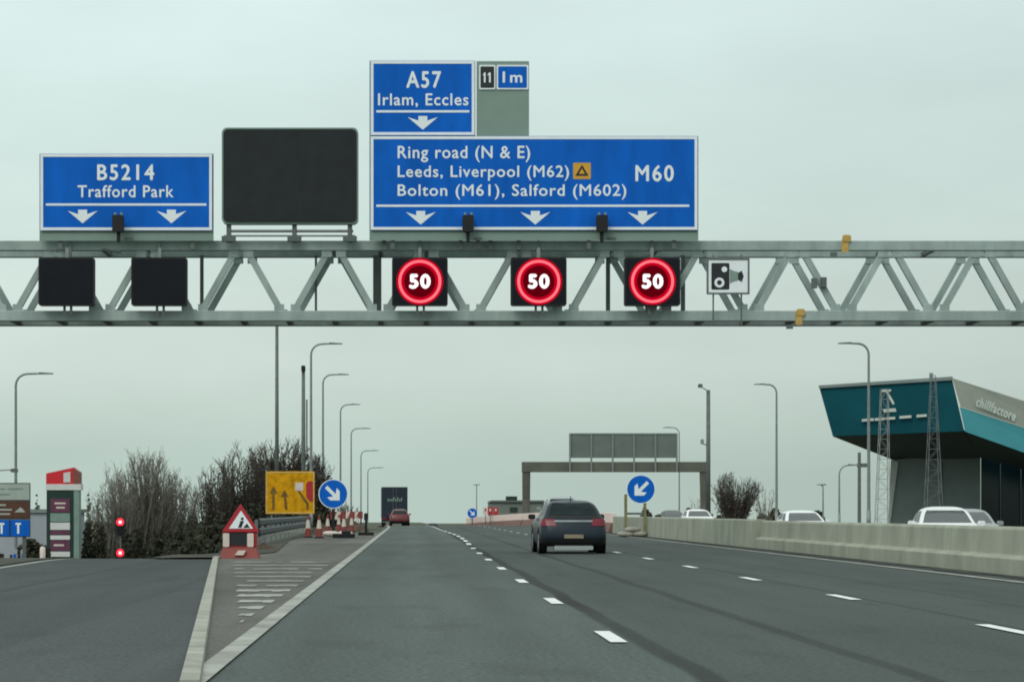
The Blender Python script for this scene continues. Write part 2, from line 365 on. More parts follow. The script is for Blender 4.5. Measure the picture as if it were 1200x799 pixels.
LINE_L = lambda y: -1.45 + cv(y)
strip('main_road', lambda y: -1.75 + cv(y), lambda y: 10.75 + cv(y), -30, 700, 4, M['asphalt'], 0.0, zf=lambda x, y: zm(y), nx=8)
strip('opposite_road', lambda y: 11.4 + cv(y), lambda y: 27 + cv(y), -30, 700, 4, M['asphalt_opp'], -0.17, zf=lambda x, y: zm(y), nx=2)
strip('median_strip', lambda y: 10.6 + cv(y), lambda y: 11.6 + cv(y), -30, 700, 5, M['verge'], -0.04, zf=lambda x, y: zm(y), nx=1)
strip('slip_road', lambda y: -8.75 - 0.018 * (y - 50) - (0.4 if y < 30 else 0), lambda y: xk(max(17, y)) + (0.02 if y < 61 else -1.2 * sm((y - 61) / 10)), -30, 200, 2, M['asphalt_slip'], 0.004, zf=lambda x, y: min(zs(y), zm(y)), nx=6)
strip('gore_surface', lambda y: xk(y) + 0.0, lambda y: -1.50 + cv(y), 16.9, 130, 2, M['asphalt_gore'], 0.008, zf=lambda x, y: zm(y), nx=6)
strip('verge', lambda y: xk(y) - 1.6, lambda y: xk(y) + 0.2 + 1.1 * sm((y - 61) / 8) + (0 if y < 100 else (y - 100) * 0.04), 60.5, 400, 4, M['verge'], 0.03, nx=4)

# ---- road markings
def line(name, x0, wd, y0, y1, m, off=None, dz=0.012, seg=3.0):
    f = off or (lambda y: 0)
    return strip(name, lambda y: x0 - wd / 2 + f(y), lambda y: x0 + wd / 2 + f(y), y0, y1, seg, m, dz, zf=lambda x, y: zm(y), nx=1)
strip('gutter_dirt', lambda y: 10.36 + .10 * math.sin(y * .9) + .06 * math.sin(y * 2.3) + cv(y), lambda y: 10.80 + cv(y), 8, 135, .6, M['dirt'], 0.012, zf=lambda x, y: zm(y), nx=1)
line('edge_line', -1.45, 0.18, 8, 400, M['paint_old'], cv, dz=0.016)
line('edge_line', 9.86, 0.16, 8, 400, M['paint_old'], cv)
line('edge_line', 12.2, 0.16, 8, 400, M['paint_old'], cv, dz=-0.15)
def dashes(name, x0, y_first, n, off, m, ln=2.0, wd=0.15, dz=0.012, pitch=9.0):
    b = MB()
    for k in range(n):
        y0 = y_first + k * pitch
        q = [(x0 + off(y) + s * wd / 2, y, zm(y) + dz) for y, s in ((y0, -1), (y0, 1), (y0 + ln, 1), (y0 + ln, -1))]
        b.add(q, [(0, 1, 2, 3)])
    return tag(b.build(name, m, fix=False), kind='structure')
bulge = lambda y: 0.42 * math.exp(-((y - 112) / 34) ** 2) + cv(y)
dashes('lane_line', 1.83, 12.6 - 9, 9, bulge, M['paint'])
dashes('lane_line', 1.83, 84.6, 14, bulge, M['paint'], ln=4.5, wd=0.16)
dashes('lane_line', 5.78, 14.0, 24, cv, M['paint'])
rnd_ = random.Random(5)                          # worn hatching across the gore, each bar broken into ragged bits
b = MB()
for k, y in enumerate([25.2, 26.9, 28.8, 30.8, 32.9, 35.1, 37.4, 39.9, 42.6, 45.4, 48.4, 51.6, 55.0]):
    xa = xk(y) + 0.36; xb = min(-1.72, xa + [.36, 0.50, 0.68, .84, 1.0, 1.12, 1.25, 1.4, 1.5, 1.65, 1.8, 2.0, 2.2][k])
    wd = [.8, .9, 1.0, 1.05, 1.1, 1.1, 1.1, 1.1, 1.15, 1.15, 1.2, 1.2, 1.2][k]; x = xa
    while x < xb - .02:
        x2 = min(xb, x + rnd_.uniform(.08, .22)); a0, a1 = rnd_.uniform(0, .22), rnd_.uniform(0, .22)
        if rnd_.random() < (.97 if k < 6 else .9): b.add([(x, y + a0, .016), (x2, y + a0 + rnd_.uniform(-.1, .1), .016), (x2, y + wd - a1, .016), (x, y + wd - a1 + rnd_.uniform(-.1, .1), .016)], [(0, 1, 2, 3)])
        x = x2
    if k == 5: tag(b.build('gore_hatching', M['paint_old'], fix=False), kind='structure'); b = MB()
tag(b.build('gore_hatching', M['paint_worn'], fix=False), kind='structure')
b = MB()                                        # low pale kerb between gore and slip
n = 30
for j in range(n):
    y0, y1 = 16.2 + j * 1.5, 16.2 + j * 1.5 + 1.485
    q = lambda y, z, wd: [(xk(y) - wd, y, z), (xk(y) + wd, y, z)]
    for y0_, y1_ in ((y0, y1),):
        a0, a1, b0, b1 = q(y0_, -.03, .085), q(y0_, .05, .065), q(y1_, -.03, .085), q(y1_, .05, .065)
        b.hexa([a0[0], a0[1], a1[1], a1[0]], [b0[0], b0[1], b1[1], b1[0]])
tag(b.build('kerb', M['kerb']), kind='structure')
strip('slip_edge_line', lambda y: -8.35 - 0.018 * (y - 50), lambda y: -8.20 - 0.018 * (y - 50), 10, 120, 2, M['paint_old'], 0.012, zf=lambda x, y: min(zs(y), zm(y)), nx=1)
strip('slip_verge', lambda y: -22, lambda y: -8.6 - 0.018 * (y - 50), -20, 130, 3, M['verge'], 0.02, zf=lambda x, y: min(zs(y), zm(y)), nx=3)

# ------------------------------------------------------------------ concrete barriers
def barrier(label, y0, y1, ledge, seg=3.0):
    t = thing('concrete_barrier', label, 'barrier', (10.75, y0, 0))
    prof = [(0, -.05), (0, .30), (.05, .345), (.16, .36), (.20, .82), (.24, .87), (.50, .87), (.54, .82), (.56, -.05)] if ledge else \
           [(0, -.05), (0.03, .86), (.06, .90), (.36, .90), (.40, .86), (.43, -.05)]
    n = int((y1 - y0) / seg)
    for k in range(n):
        b = MB(); b.prism(prof, k * seg, k * seg + seg - 0.03)
        b.build('barrier_block', M['concrete'], t, bevel=0.012)
    return t
barrier('stepped pale concrete barrier with a low ledge along its foot, beside the outer lane', 14, 77, True, 4.5)
barrier('plain upright concrete barrier without a ledge, ending past the blue keep left sign', 77.2, 134.8, False, 6.0)

# ------------------------------------------------------------------ the near gantry
GD = 75.0; GK = GD / FOC
def gx(px): return X_(px, GD)
def gz(py): return Z_(py, GD)
t = thing('motorway_gantry', 'grey steel lattice gantry spanning the road in front, carrying blue signs and speed signals', 'gantry', (0, GD, 0))
GXL, GXR = -15.5, 24.5
DEP = 2.0
ztt, ztb, zbt, zbb = gz(282), gz(293.5), gz(364), gz(376)
for yy, mm in ((0, 'steel'), (DEP, 'steel')):
    for za, zb_ in ((ztb, ztt), (zbb, zbt)):
        MB().box(((GXL + GXR) / 2, yy + .15, (za + zb_) / 2), (GXR - GXL + 1, .30, zb_ - za)).build('chord', M[mm], t, bevel=0.02)
tops = [65 + 108.7 * k for k in range(-1, 13)]
for yy, mm, sh in ((0.15, 'steel', 0), (DEP + .15, 'steel', 0)):
    for px in tops:
        if gx(px) < GXL or gx(px) > GXR: continue
        for s in (-1, 1):
            p0, p1 = (gx(px + s * 6), yy, ztb + .03), (gx(px + s * 47), yy, zbt - .03)
            if GXL < p1[0] < GXR:
                b = MB().bar(p0, p1, 0.19, 0.17)
                b.box((p0[0] + s * .06, yy - .10, p0[2] - .10), (.30, .02, .26)); b.box((p1[0] - s * .06, yy - .10, p1[2] + .10), (.30, .02, .26))
                b.build('brace', M[mm], t)
for px in [65 + 54.35 * k for k in range(-2, 24)]:            # cross members under the two walks
    if GXL < gx(px) < GXR:
        MB().box((gx(px), DEP / 2 + .15, zbb + .09), (.14, DEP - .3, .14)).build('cross_member', M['steel_dark'], t)
        if int(px) % 2: MB().box((gx(px), DEP / 2 + .15, ztb + .08), (.12, DEP - .3, .12)).build('cross_member', M['steel_dark'], t)
MB().box(((GXL + GXR) / 2, DEP / 2 + .15, zbb + .19), (GXR - GXL, 1.1, .05)).build('walkway', M['steel_dark'], t)
for px, wd in ((236, .11), (442, .26), (713, .13), (801, .13), (370, .07)):
    MB().box((gx(px) * (GD + DEP) / GD * .997, DEP - .06, (ztb + zbt) / 2), (wd, .1, ztb - zbt + .1)).build('hanger_post', M['steel_dark'], t)
for x in (GXL, GXR):
    for yy in (0.15, DEP + .15):
        MB().box((x, yy, ztt / 2 - .5), (.45, .4, ztt + 1.3)).build('leg', M['steel'], t, bevel=.02)
b = MB()                                                           # cable tray and small fixings below the top chord
for px in (83, 187, 492, 631, 764): b.box((gx(px), -.05, ztb + .10), (.06, .12, .55))
b.build('bracket', M['galv'], t)
MB().tube((gx(120), -.04, ztb + .02), (gx(142), -.04, ztb - .06), .04).build('cable_box', M['steel_dark'], t)
b = MB(); b.box((gx(954), -.02, gz(332)), (.16, .2, .3)); b.box((gx(965), -.02, gz(331)), (.16, .2, .3)); b.build('junction_box', M['steel_dark'], t)

def arrow_poly(cx, cz, wd, h):
    p = [(-.15, .5), (.15, .5), (.15, .17), (.5, .42), (0, -.5), (-.5, .42), (-.15, .17)]
    return [(cx + x * wd, cz + z * h) for x, z in p]
SD = 74.62
def sx(px): return X_(px, SD)
def sz(py): return Z_(py, SD)
def frame_strips(b, x0, x1, z0, z1, wd, y0, y1):
    b.box(((x0 + x1) / 2, (y0 + y1) / 2, z1 - wd / 2), (x1 - x0, y1 - y0, wd)); b.box(((x0 + x1) / 2, (y0 + y1) / 2, z0 + wd / 2), (x1 - x0, y1 - y0, wd))
    for x in (x0 + wd / 2, x1 - wd / 2): b.box((x, (y0 + y1) / 2, (z0 + z1) / 2), (wd, y1 - y0, z1 - z0 - 2 * wd))
def sign_panel(t, ox, oz, box, m, border=0.085, name='panel', edge='sign_white'):
    x0, x1, z1, z0 = sx(box[0]) - ox, sx(box[1]) - ox, sz(box[2]) - oz, sz(box[3]) - oz
    MB().rrect(((x0 + x1) / 2, (z0 + z1) / 2), x1 - x0, z1 - z0, .05, -.03, .04).build(name, m, t)
    if border:
        b = MB(); frame_strips(b, x0 + .01, x1 - .01, z0 + .01, z1 - .01, border, -.038, -.031); b.build('border', M[edge], t)
def sign_text(t, ox, oz, s, x0, x1, yt, yb, m='sign_white', bold=.02):
    return lettering(s, sx((x0 + x1) / 2) - ox, sz(yb) - oz, (x1 - x0) * SD / FOC, (yb - yt) * SD / FOC, -.036, M[m], t, bold, space=1.2 if bold > .025 else 1.1)
def sign_rule(t, ox, oz, x0, x1, y, h=2.6):
    MB().box((sx((x0 + x1) / 2) - ox, -.033, sz(y) - oz), ((x1 - x0) * SD / FOC, .006, h * SD / FOC)).build('rule', M['sign_white'], t)
def sign_arrow(t, ox, oz, px, py, wd=35, h=16):
    MB().prism(arrow_poly(sx(px) - ox, sz(py) - oz, wd * SD / FOC, h * SD / FOC), -.037, -.031).build('arrow', M['sign_white'], t)
def backing(t, ox, oz, x0, x1, y0, y1, y=.05):
    MB().box((sx((x0 + x1) / 2) - ox, y + .03, sz((y0 + y1) / 2) - oz), ((x1 - x0) * SD / FOC, .06, (y1 - y0) * SD / FOC)).build('backing', M['backing'], t)
def sign_posts(t, ox, oz, xs_, y0, y1):
    for px in xs_:
        MB().box((sx(px) - ox, .17, sz((y0 + y1) / 2) - oz), (.12, .10, (y1 - y0) * SD / FOC)).build('post', M['galv_dark'], t)

ox, oz = sx(148), sz(282)
t = thing('direction_sign', 'blue sign reading B5214 Trafford Park with two down arrows, on the gantry', 'road sign', (ox, SD, oz))
sign_panel(t, ox, oz, (47, 249, 180.5, 270.5), M['sign_blue'])
backing(t, ox, oz, 46, 250, 180, 282)
sign_text(t, ox, oz, 'B5214', 114, 181, 193, 211.5, bold=.03)
sign_text(t, ox, oz, 'Trafford Park', 91, 203.5, 217.5, 231.5)
sign_rule(t, ox, oz, 54, 242, 240)
sign_arrow(t, ox, oz, 97, 254); sign_arrow(t, ox, oz, 201, 254)
sign_posts(t, ox, oz, (70, 225), 184, 292)

ox, oz = sx(495), sz(160)
t = thing('direction_sign', 'blue sign reading A57 Irlam, Eccles above the larger blue sign', 'road sign', (ox, SD, oz))
sign_panel(t, ox, oz, (434, 556.5, 71.5, 159), M['sign_blue'])
backing(t, ox, oz, 433, 557, 71, 160)
sign_text(t, ox, oz, 'A57', 476, 517, 84, 103.5, bold=.03)
sign_text(t, ox, oz, 'Irlam, Eccles', 443, 549, 110, 124)
sign_rule(t, ox, oz, 441, 550, 131)
sign_arrow(t, ox, oz, 495.5, 144.5)
sign_posts(t, ox, oz, (450, 540), 74, 292)
ox, oz = sx(589), sz(160)
t = thing('junction_plate', 'tall grey plate with small black and blue tiles reading 11 and 1m', 'road sign', (ox, SD + .02, oz))
backing(t, ox, oz, 558.5, 620, 72, 160.5, y=-.02)
x_, z_ = sx(571) - ox, sz(91) - oz
MB().rrect((x_, z_), 19 * GK, 28.5 * GK, .04, -.06, -.022).build('tile', M['sign_white'], t)
MB().rrect((x_, z_), 16 * GK, 25 * GK, .03, -.066, -.061).build('tile_face', M['sign_black'], t)
lettering('11', x_, sz(97.5) - oz, 8 * GK, 12 * GK, -.07, M['sign_white'], t, .04)
b = MB()
for q in (-1, 1): b.prism([(x_ + q * 2.7 * GK - 3 * GK, sz(89) - oz), (x_ + q * 2.7 * GK - .5 * GK, sz(85.6) - oz), (x_ + q * 2.7 * GK - .5 * GK, sz(88.6) - oz)], -.074, -.0725)
b.build('numeral_flag', M['sign_white'], t)
x_ = sx(600.5) - ox
MB().rrect((x_, z_), 37 * GK, 28.5 * GK, .04, -.06, -.022).build('tile', M['sign_white'], t)
MB().rrect((x_, z_), 33.5 * GK, 25 * GK, .03, -.066, -.061).build('tile_face', M['sign_blue'], t)
lettering('1m', x_, sz(97.5) - oz, 23 * GK, 13 * GK, -.07, M['sign_white'], t, .03)
sign_posts(t, ox, oz, (575, 608), 74, 292)

ox, oz = sx(625.5), sz(282)
t = thing('direction_sign', 'large blue sign reading Ring road (N & E), Leeds, Liverpool, Bolton, Salford and M60', 'road sign', (ox, SD - .12, oz))
sign_panel(t, ox, oz, (434, 817, 160.5, 270.5), M['sign_blue'])
backing(t, ox, oz, 433, 818, 160, 282)
sign_text(t, ox, oz, 'Ring road (N & E)', 466, 621, 172, 186.5)
sign_text(t, ox, oz, 'Leeds, Liverpool (M62)', 466, 666.5, 195, 208.5)
sign_text(t, ox, oz, 'Bolton (M61), Salford (M602)', 466, 733.5, 217, 230.5)
sign_text(t, ox, oz, 'M60', 744, 789, 194.5, 213.5, bold=.03)
x_, z_ = sx(681.5) - ox, sz(201.3) - oz
MB().rrect((x_, z_), 20.5 * GK, 19 * GK, .03, -.038, -.031).build('amber_patch', M['sign_amber'], t)
b = MB().prism([(x_ - .2, z_ - .15), (x_ + .2, z_ - .15), (x_, z_ + .19)], -.042, -.0385); b.build('triangle_symbol', M['sign_black'], t)
MB().prism([(x_ - .09, z_ - .09), (x_ + .09, z_ - .09), (x_, z_ + .07)], -.0455, -.0425).build('triangle_middle', M['sign_amber'], t)
sign_rule(t, ox, oz, 441, 807, 242)
for px in (493, 627, 752.5): sign_arrow(t, ox, oz, px, 256)
sign_posts(t, ox, oz, (460, 560, 690, 790), 164, 292)

# matrix message sign
ox, oz = sx(340), sz(283)
t = thing('message_screen', 'large blank black message screen with a pale frame on short legs on the gantry', 'message sign', (ox, SD - .1, oz))
zc = sz(206.5) - oz
MB().rrect((0, zc), 159 * GK, 112 * GK, .16, .02, .38).build('housing', M['backing'], t)
MB().rrect((0, zc), 155 * GK, 108 * GK, .14, -.02, .018).build('screen_face', M['screen'], t)
b = MB(); b.tube((sx(266) - ox, .2, sz(270.5) - oz), (sx(414) - ox, .2, sz(270.5) - oz), .045); b.tube((sx(262) - ox, .2, sz(276) - oz), (sx(416) - ox, .2, sz(276) - oz), .03); b.build('rail', M['galv'], t)
for px in (268, 345, 410):
    MB().box((sx(px) - ox, .2, sz(272) - oz), (.14, .14, 24 * GK)).build('leg', M['galv_dark'], t)
    MB().box((sx(px) - ox, .12, sz(280) - oz), (.42, .2, .16)).build('foot', M['steel_dark'], t)

# lane signals
def signal(px, lab, lit, py=330.5, wd=65, h=56):
    ox, oz = sx(px), sz(384)
    t = thing('lane_signal', lab, 'lane signal', (ox, SD - .16, oz), group='lane signals under the gantry')
    zc = sz(py) - oz
    MB().rrect((0, zc), wd * GK, h * GK, .07, .0, .30).build('housing', M['black'], t)
    MB().rrect((0, zc), (wd - 4) * GK, (h - 4) * GK, .05, -.012, -.001).build('signal_face', M['screen_blank'], t)
    MB().box((0, .2, zc + h * GK / 2 + .14), (.10, .1, .34)).build('hanger', M['galv'], t)
    b = MB(); b.box((-.08, .2, sz(363) - oz), (.07, .08, .32)); b.box((.12, .2, sz(363) - oz), (.07, .08, .32)); b.build('stay', M['galv_dark'], t)
    if lit:
        MB().disc((0, zc), .47, -.0135, -.0125).build('red_glow', M['led_glow'], t)  # disc added as painted glow inside the ring
        MB().ring((0, zc), .475, .705, -.019, -.0145).build('red_ring', M['led_red_bloom'], t)  # band wider than the leds, so their bloom is part of it
        MB().ring((0, zc), .565, .645, -.025, -.020).build('ring_core', M['led_pink'], t)
        lettering('50', 0, zc - .215, 25 * GK, 17 * GK, -.0225, M['led_white'], t, .06, space=1.15)
signal(78.5, 'unlit black lane signal, leftmost of the row below the B5214 sign', False)
signal(187, 'unlit black lane signal under the right arrow of the B5214 sign', False)
signal(492, 'lit signal showing 50 in a red ring under the left arrow of the large sign', True)
signal(631, 'lit signal showing 50 in a red ring under the middle arrow of the large sign', True)
signal(764, 'lit signal showing 50 in a red ring beside the white camera sign', True)

# enforcement camera sign
ox, oz = sx(853), sz(384)
t = thing('camera_sign', 'white square speed camera sign with a grey frame hung in the gantry lattice', 'road sign', (ox, SD - .05, oz))
zc = sz(324) - oz
MB().rrect((0, zc), 50 * GK, 42 * GK, .05, .0, .05).build('panel', M['sign_white'], t)
b = MB(); frame_strips(b, -25 * GK, 25 * GK, zc - 21 * GK, zc + 21 * GK, .055, -.012, .02); b.build('frame', M['galv_dark'], t)
x_ = -9 * GK
MB().rrect((x_, zc), 21 * GK, 31 * GK, .04, -.006, -.001).build('camera_body', M['sign_black'], t)
MB().ring((x_ - .03, zc - .19), .075, .15, -.012, -.007, 24).build('lens_ring', M['sign_white'], t)
MB().disc((x_ + .12, zc + .21), .085, -.012, -.007, 20).build('flash', M['sign_white'], t)
MB().prism([(.05, zc - .22), (.17, zc - .16), (.30, zc - .13), (.30, zc + .13), (.17, zc + .16), (.05, zc + .22)], -.006, -.001).build('camera_hood', M['backing'], t)
MB().prism([(.30, zc - .1), (.41, zc - .17), (.47, zc), (.41, zc + .17), (.30, zc + .1)], -.009, -.003).build('camera_bellows', M['sign_black'], t)
for px in (836, 869):
    MB().box((sx(px) - ox, .09, sz(339.5) - oz), (.045, .04, 82 * GK)).build('hanger', M['galv_dark'], t)

# flood lamps sitting on the top chord in front of the signs
for px, lab in ((138.5, 'small black lamp box on the gantry below the B5214 sign'), (548.5, 'small black lamp box on the gantry near the left arrow of the large sign'), (705.5, 'small black lamp box on the gantry between the middle and right arrows')):
    t = thing('sign_lamp', lab, 'lamp', (X_(px, 74.2), 74.2, Z_(284, 74.2)), group='lamp boxes on the gantry')
    MB().rrect((0, .56), .34, .50, .06, -.12, .12).build('lamp_body', M['black'], t)
    MB().box((-.09, 0, .84), (.06, .12, .10)).build('knuckle', M['backing'], t); MB().box((.10, 0, .84), (.06, .12, .10)).build('knuckle', M['backing'], t)
    MB().box((0, .1, .18), (.10, .12, .34)).build('stalk', M['black'], t)
    MB().box((.30, .22, .14), (.26, .1, .06)).build('cable_clip', M['steel_dark'], t)
for px, py, lab in ((990, 288, 'yellow tie wrapped over the top beam of the gantry'), (936, 373, 'yellow tie wrapped over the bottom beam of the gantry')):
    t = thing('gantry_tie', lab, 'tie', (gx(px), GD, gz(py)), group='yellow ties on the gantry')
    MB().rrect((0, 0), .20, .42, .07, -.05, -.005).build('wrap', M['orange'], t)
    MB().rrect((.05, .22 if py < 300 else .18), .26, .20, .06, -.08, -.02).build('knot', M['orange'], t)
    MB().box((-.28 if py > 300 else -.34, -.02, -.26), (.2, .08, .12)).build('clamp', M['steel_dark'], t)

# ------------------------------------------------------------------ vehicles
def car(label, loc, rz, paint, L_=4.3, W=1.8, H=1.46, name='parked_car', cat='car', detail=True, nose=0.0, boot=0.0, group=None, plates=True):
    t = thing(name, label, cat, loc, rz, group)
    k = H / 1.46; kl = L_ / 4.3; kw = W / 1.8
    S = [(.20, .80, -1.98, 1.96), (.30, .87, -2.10, 2.08), (.44, .90, -2.15, 2.14), (.60, .905, -2.145, 2.15), (.76, .893, -2.10, 2.11), (.86, .872, -2.06, 1.98),
         (.93, .845, -2.03, 1.45), (.985, .805, -1.98, 1.02), (1.03, .770, -1.93 + boot, .93), (1.12, .735, -1.80 + boot * .8, .72), (1.20, .705, -1.66 + boot * .7, .54), (1.28, .668, -1.50 + boot * .6, .36), (1.35, .618, -1.33 + boot * .4, .18),
         (1.395, .562, -1.19, .04), (1.425, .485, -1.05, -.10), (1.445, .41, -.90, -.24), (1.457, .31, -.74, -.38), (1.462, .16, -.6, -.5)]
    S = [(z * k, w_ * kw, a * kl, f * kl) for z, w_, a, f in S]
    def at(z):
        for i in range(len(S) - 1):
            if z <= S[i + 1][0] + 1e-9:
                u = (z - S[i][0]) / (S[i + 1][0] - S[i][0]); return [S[i][j] + (S[i + 1][j] - S[i][j]) * u for j in range(4)]
        return list(S[-1])
    NR, NC, NS = 9, 5, 13
    def ringpts(z, off=0.0):
        z, w_, a, f = at(z); w_ += off; a -= off; f += off
        r = min((.30 - .20 * max(0, min(1, (z / k - .72) / .3))) * kw, w_ * .4, (f - a) * .3); p = []
        bl = .07
        def bulge_(x, s): return s * bl * (1 - (x / (w_ + 1e-6)) ** 2)
        for i in range(NR):  x = -(w_ - r) + 2 * (w_ - r) * i / (NR - 1); p.append((x, a - bulge_(x, 1) + .05))
        y0 = p[-1][1]
        for i in range(1, NC): th = -math.pi / 2 + math.pi / 2 * i / NC; p.append((w_ - r + r * math.cos(th), y0 + r + r * math.sin(th)))
        yr, yf = y0 + r, f - bl - r + .02
        for i in range(NS): p.append((w_, yr + (yf - yr) * i / (NS - 1)))
        for i in range(1, NC): th = math.pi / 2 * i / NC; p.append((w_ - r + r * math.cos(th), yf + r * math.sin(th)))
        for i in range(NR):  x = (w_ - r) - 2 * (w_ - r) * i / (NR - 1); p.append((x, yf + r + bulge_(x, 1) - bulge_(w_ - r, 1)))
        for i in range(1, NC): th = math.pi / 2 + math.pi / 2 * i / NC; p.append((-(w_ - r) + r * math.cos(th), yf + r * math.sin(th)))
        for i in range(NS): p.append((-w_, yf + (yr - yf) * i / (NS - 1)))
        for i in range(1, NC): th = math.pi + math.pi / 2 * i / NC; p.append((-(w_ - r) + r * math.cos(th), yr + r * math.sin(th)))
        return [(x, y, z) for x, y in p]
    iR = (0, NR - 1); iSR = (NR + NC - 1, NR + NC - 1 + NS - 1); iF = (iSR[1] + NC, iSR[1] + NC + NR - 1); iSL = (iF[1] + NC, iF[1] + NC + NS - 1)
    nP = len(ringpts(.5 * k))
    b = MB(); zs_ = sorted(set([s[0] for s in S] + [z * k for z in (.25, .37, .52, .68, .81, .90, 1.1, 1.28)]))
    vs = []; fs = []
    for z in zs_: vs += ringpts(z)
    for j in range(len(zs_) - 1):
        for i in range(nP): fs.append((j * nP + i, j * nP + (i + 1) % nP, (j + 1) * nP + (i + 1) % nP, (j + 1) * nP + i))
    fs.append(tuple(range(nP - 1, -1, -1))); fs.append(tuple((len(zs_) - 1) * nP + i for i in range(nP)))
    b.add(vs, fs); b.build('body', paint, t, smooth=True, fix=True)
    def patch(nm, m, z0, z1, i0, i1, off=.006, nz=6, parent=None):
        b = MB(); vs = []; idx = [i % nP for i in range(i0, i1 + 1)]
        for j in range(nz + 1):
            rp = ringpts(z0 + (z1 - z0) * j / nz, off); vs += [rp[i] for i in idx]
        q = len(idx)
        b.add(vs, [(j * q + i, j * q + i + 1, (j + 1) * q + i + 1, (j + 1) * q + i) for j in range(nz) for i in range(q - 1)])
        return b.build(nm, m, parent or t, smooth=True, fix=False)
    patch('rear_window', M['glass'], 1.035 * k, 1.36 * k, iR[0], iR[1])
    patch('windscreen', M['glass'] if detail else M['glass_sky'], 1.02 * k, 1.36 * k, iF[0], iF[1])
    for a, c in (iSR, iSL):
        lo, hi = a + 1, c - 1
        mid = (lo + hi) // 2
        patch('side_window', M['glass'], 1.03 * k, 1.34 * k, lo, mid); patch('side_window', M['glass'], 1.03 * k, 1.34 * k, mid + 0, hi) if False else patch('side_window', M['glass'], 1.03 * k, 1.34 * k, mid + 1, hi)
    patch('rear_bumper', M['trim'], .21 * k, .42 * k, iSL[1] - 0, iSL[1] + NC + NR + NC - 1 + 0, .012)
    patch('front_grille', M['trim'], .25 * k, .55 * k, iF[0] + 1, iF[1] - 1, .010)
    # tail lights wrap the rear corners, headlights the front ones
    patch('tail_light', M['tail'], .76 * k, .95 * k, nP - 6, nP + 1, .013); patch('tail_light', M['tail'], .76 * k, .95 * k, NR - 2, NR + 5, .013)
    patch('headlight', M['headlight'], .66 * k, .80 * k, iSR[1], iF[0] + 2, .010); patch('headlight', M['headlight'], .66 * k, .80 * k, iF[1] - 2, iSL[0], .010)
    if detail:
        patch('tailgate_band', M['galv'], .865 * k, .915 * k, 1, NR - 2, .014); patch('tailgate_seam', M['trim'], .965 * k, 1.03 * k, 0, NR - 1, .010)  # paler band, then a dark seam, across the tailgate
        yb = ringpts(.55 * k)[NR // 2][1]
        MB().box((0, ringpts(.48 * k)[NR // 2][1] - .022, .475 * k), (.52, .02, .105)).build('number_plate', M['plate_y'], t)
        b = MB(); zt = 1.40 * k; rp = ringpts(zt); y0 = rp[NR // 2][1]
        b.hexa([(-.46, y0 + .22, zt - .0), (.46, y0 + .22, zt), (.46, y0 + .22, zt + .04), (-.46, y0 + .22, zt + .04)], [(-.50, y0 - .06, zt - .035), (.50, y0 - .06, zt - .035), (.50, y0 - .06, zt - .012), (-.50, y0 - .06, zt - .012)]); b.build('spoiler', paint, t, bevel=.01)
        MB().rrect((0, .165), 1.06, .11, .03, ringpts(.3 * k)[NR // 2][1] + .02, ringpts(.3 * k)[NR // 2][1] + .30).build('lit_gap_strip', M['gap_strip'], t)  # bright strip added for the lit road seen beneath the car
        MB().tube((0, -.9 * kl, 1.45 * k), (0, -1.05 * kl, 1.56 * k), .012).build('aerial', M['trim'], t)
    for s in (-1, 1):
        b = MB(); b.rrect((s * (.87 * kw + .10), 1.00 * k), .20, .14, .05, .55 * kl, .66 * kl); b.build('mirror', paint if not detail else M['trim'], t, bevel=.01)
    rw = .315
    for s in (-1, 1):
        for y in (-1.32 * kl, 1.30 * kl):
            b = MB()
            b.tube((s * (.905 * kw - .22), y, rw), (s * (.905 * kw), y, rw), rw, rw, 24)
            wo = b.build('wheel', M['rubber'], t)
            MB().tube((s * (.905 * kw), y, rw), (s * (.905 * kw + .008), y, rw), .215, .2, 18).build('rim', M['rim'], wo)
            if detail or True:
                b = MB(); n_ = 20
                for q in range(n_ // 2 + 3):
                    a0, a1 = math.pi * (q - 1) / (n_ / 2 + 1), math.pi * q / (n_ / 2 + 1)
                b = MB().ring((0, 0), .33, .39, 0, .03, 24)
                o = b.build('wheel_arch', M['trim'], t); o.rotation_euler = (0, 0, R(90)); o.location = (s * (.90 * kw) + .012, y, rw + .02)
    return t
car('dark slate grey hatchback driving ahead in the middle lane', (4.42, 67 + 2.15, 0.0), 0.012, M['car_grey'], name='hatchback')
car('pale grey tall car hidden behind the dark hatchback, only its roof showing', (7.3, 120, 0), 0, M['car_silver'], 4.4, 1.85, 1.88, name='tall_car', detail=False)
car('dull red car close behind the dark truck', (X_(468, 220), 222, zm(220)), 0.02, M['car_red'], 4.1, 1.75, 1.5, name='car', detail=False)
car('dark car sinking over the crest of the road right of the truck', (X_(507, 292), 294, zm(292)), .05, M['car_black'], 4.3, 1.75, 1.45, name='car', detail=False)
OZ = -0.17
car('white oncoming car behind the concrete barrier in front of the teal building', (X_(1127, 65), 67.1, OZ + .02), R(173), M['car_white'], 4.1, 1.70, 1.43, name='car', detail=False, group='oncoming cars behind the barrier')
car('grey oncoming car partly covered by the white car before the teal building', (X_(1151, 76), 78, OZ - .02), R(174), M['car_silver'], 4.3, 1.72, 1.42, name='car', detail=False, group='oncoming cars behind the barrier')
car('white oncoming car left of the bare bush, beside the tall camera mast', (X_(822, 150), 152, OZ), R(180), M['car_white'], 4.3, 1.8, 1.45, name='car', detail=False, group='oncoming cars behind the barrier')
car('white oncoming car between the bare bush and the lattice mast', (X_(949, 98), 100, OZ - .02), R(180), M['car_white'], 4.3, 1.8, 1.38, name='car', detail=False, group='oncoming cars behind the barrier')
car('dark oncoming car just left of the small white one behind the barrier', (X_(791, 185), 187, OZ), R(180), M['car_black'], 4.3, 1.8, 1.42, name='car', detail=False, group='oncoming cars behind the barrier')

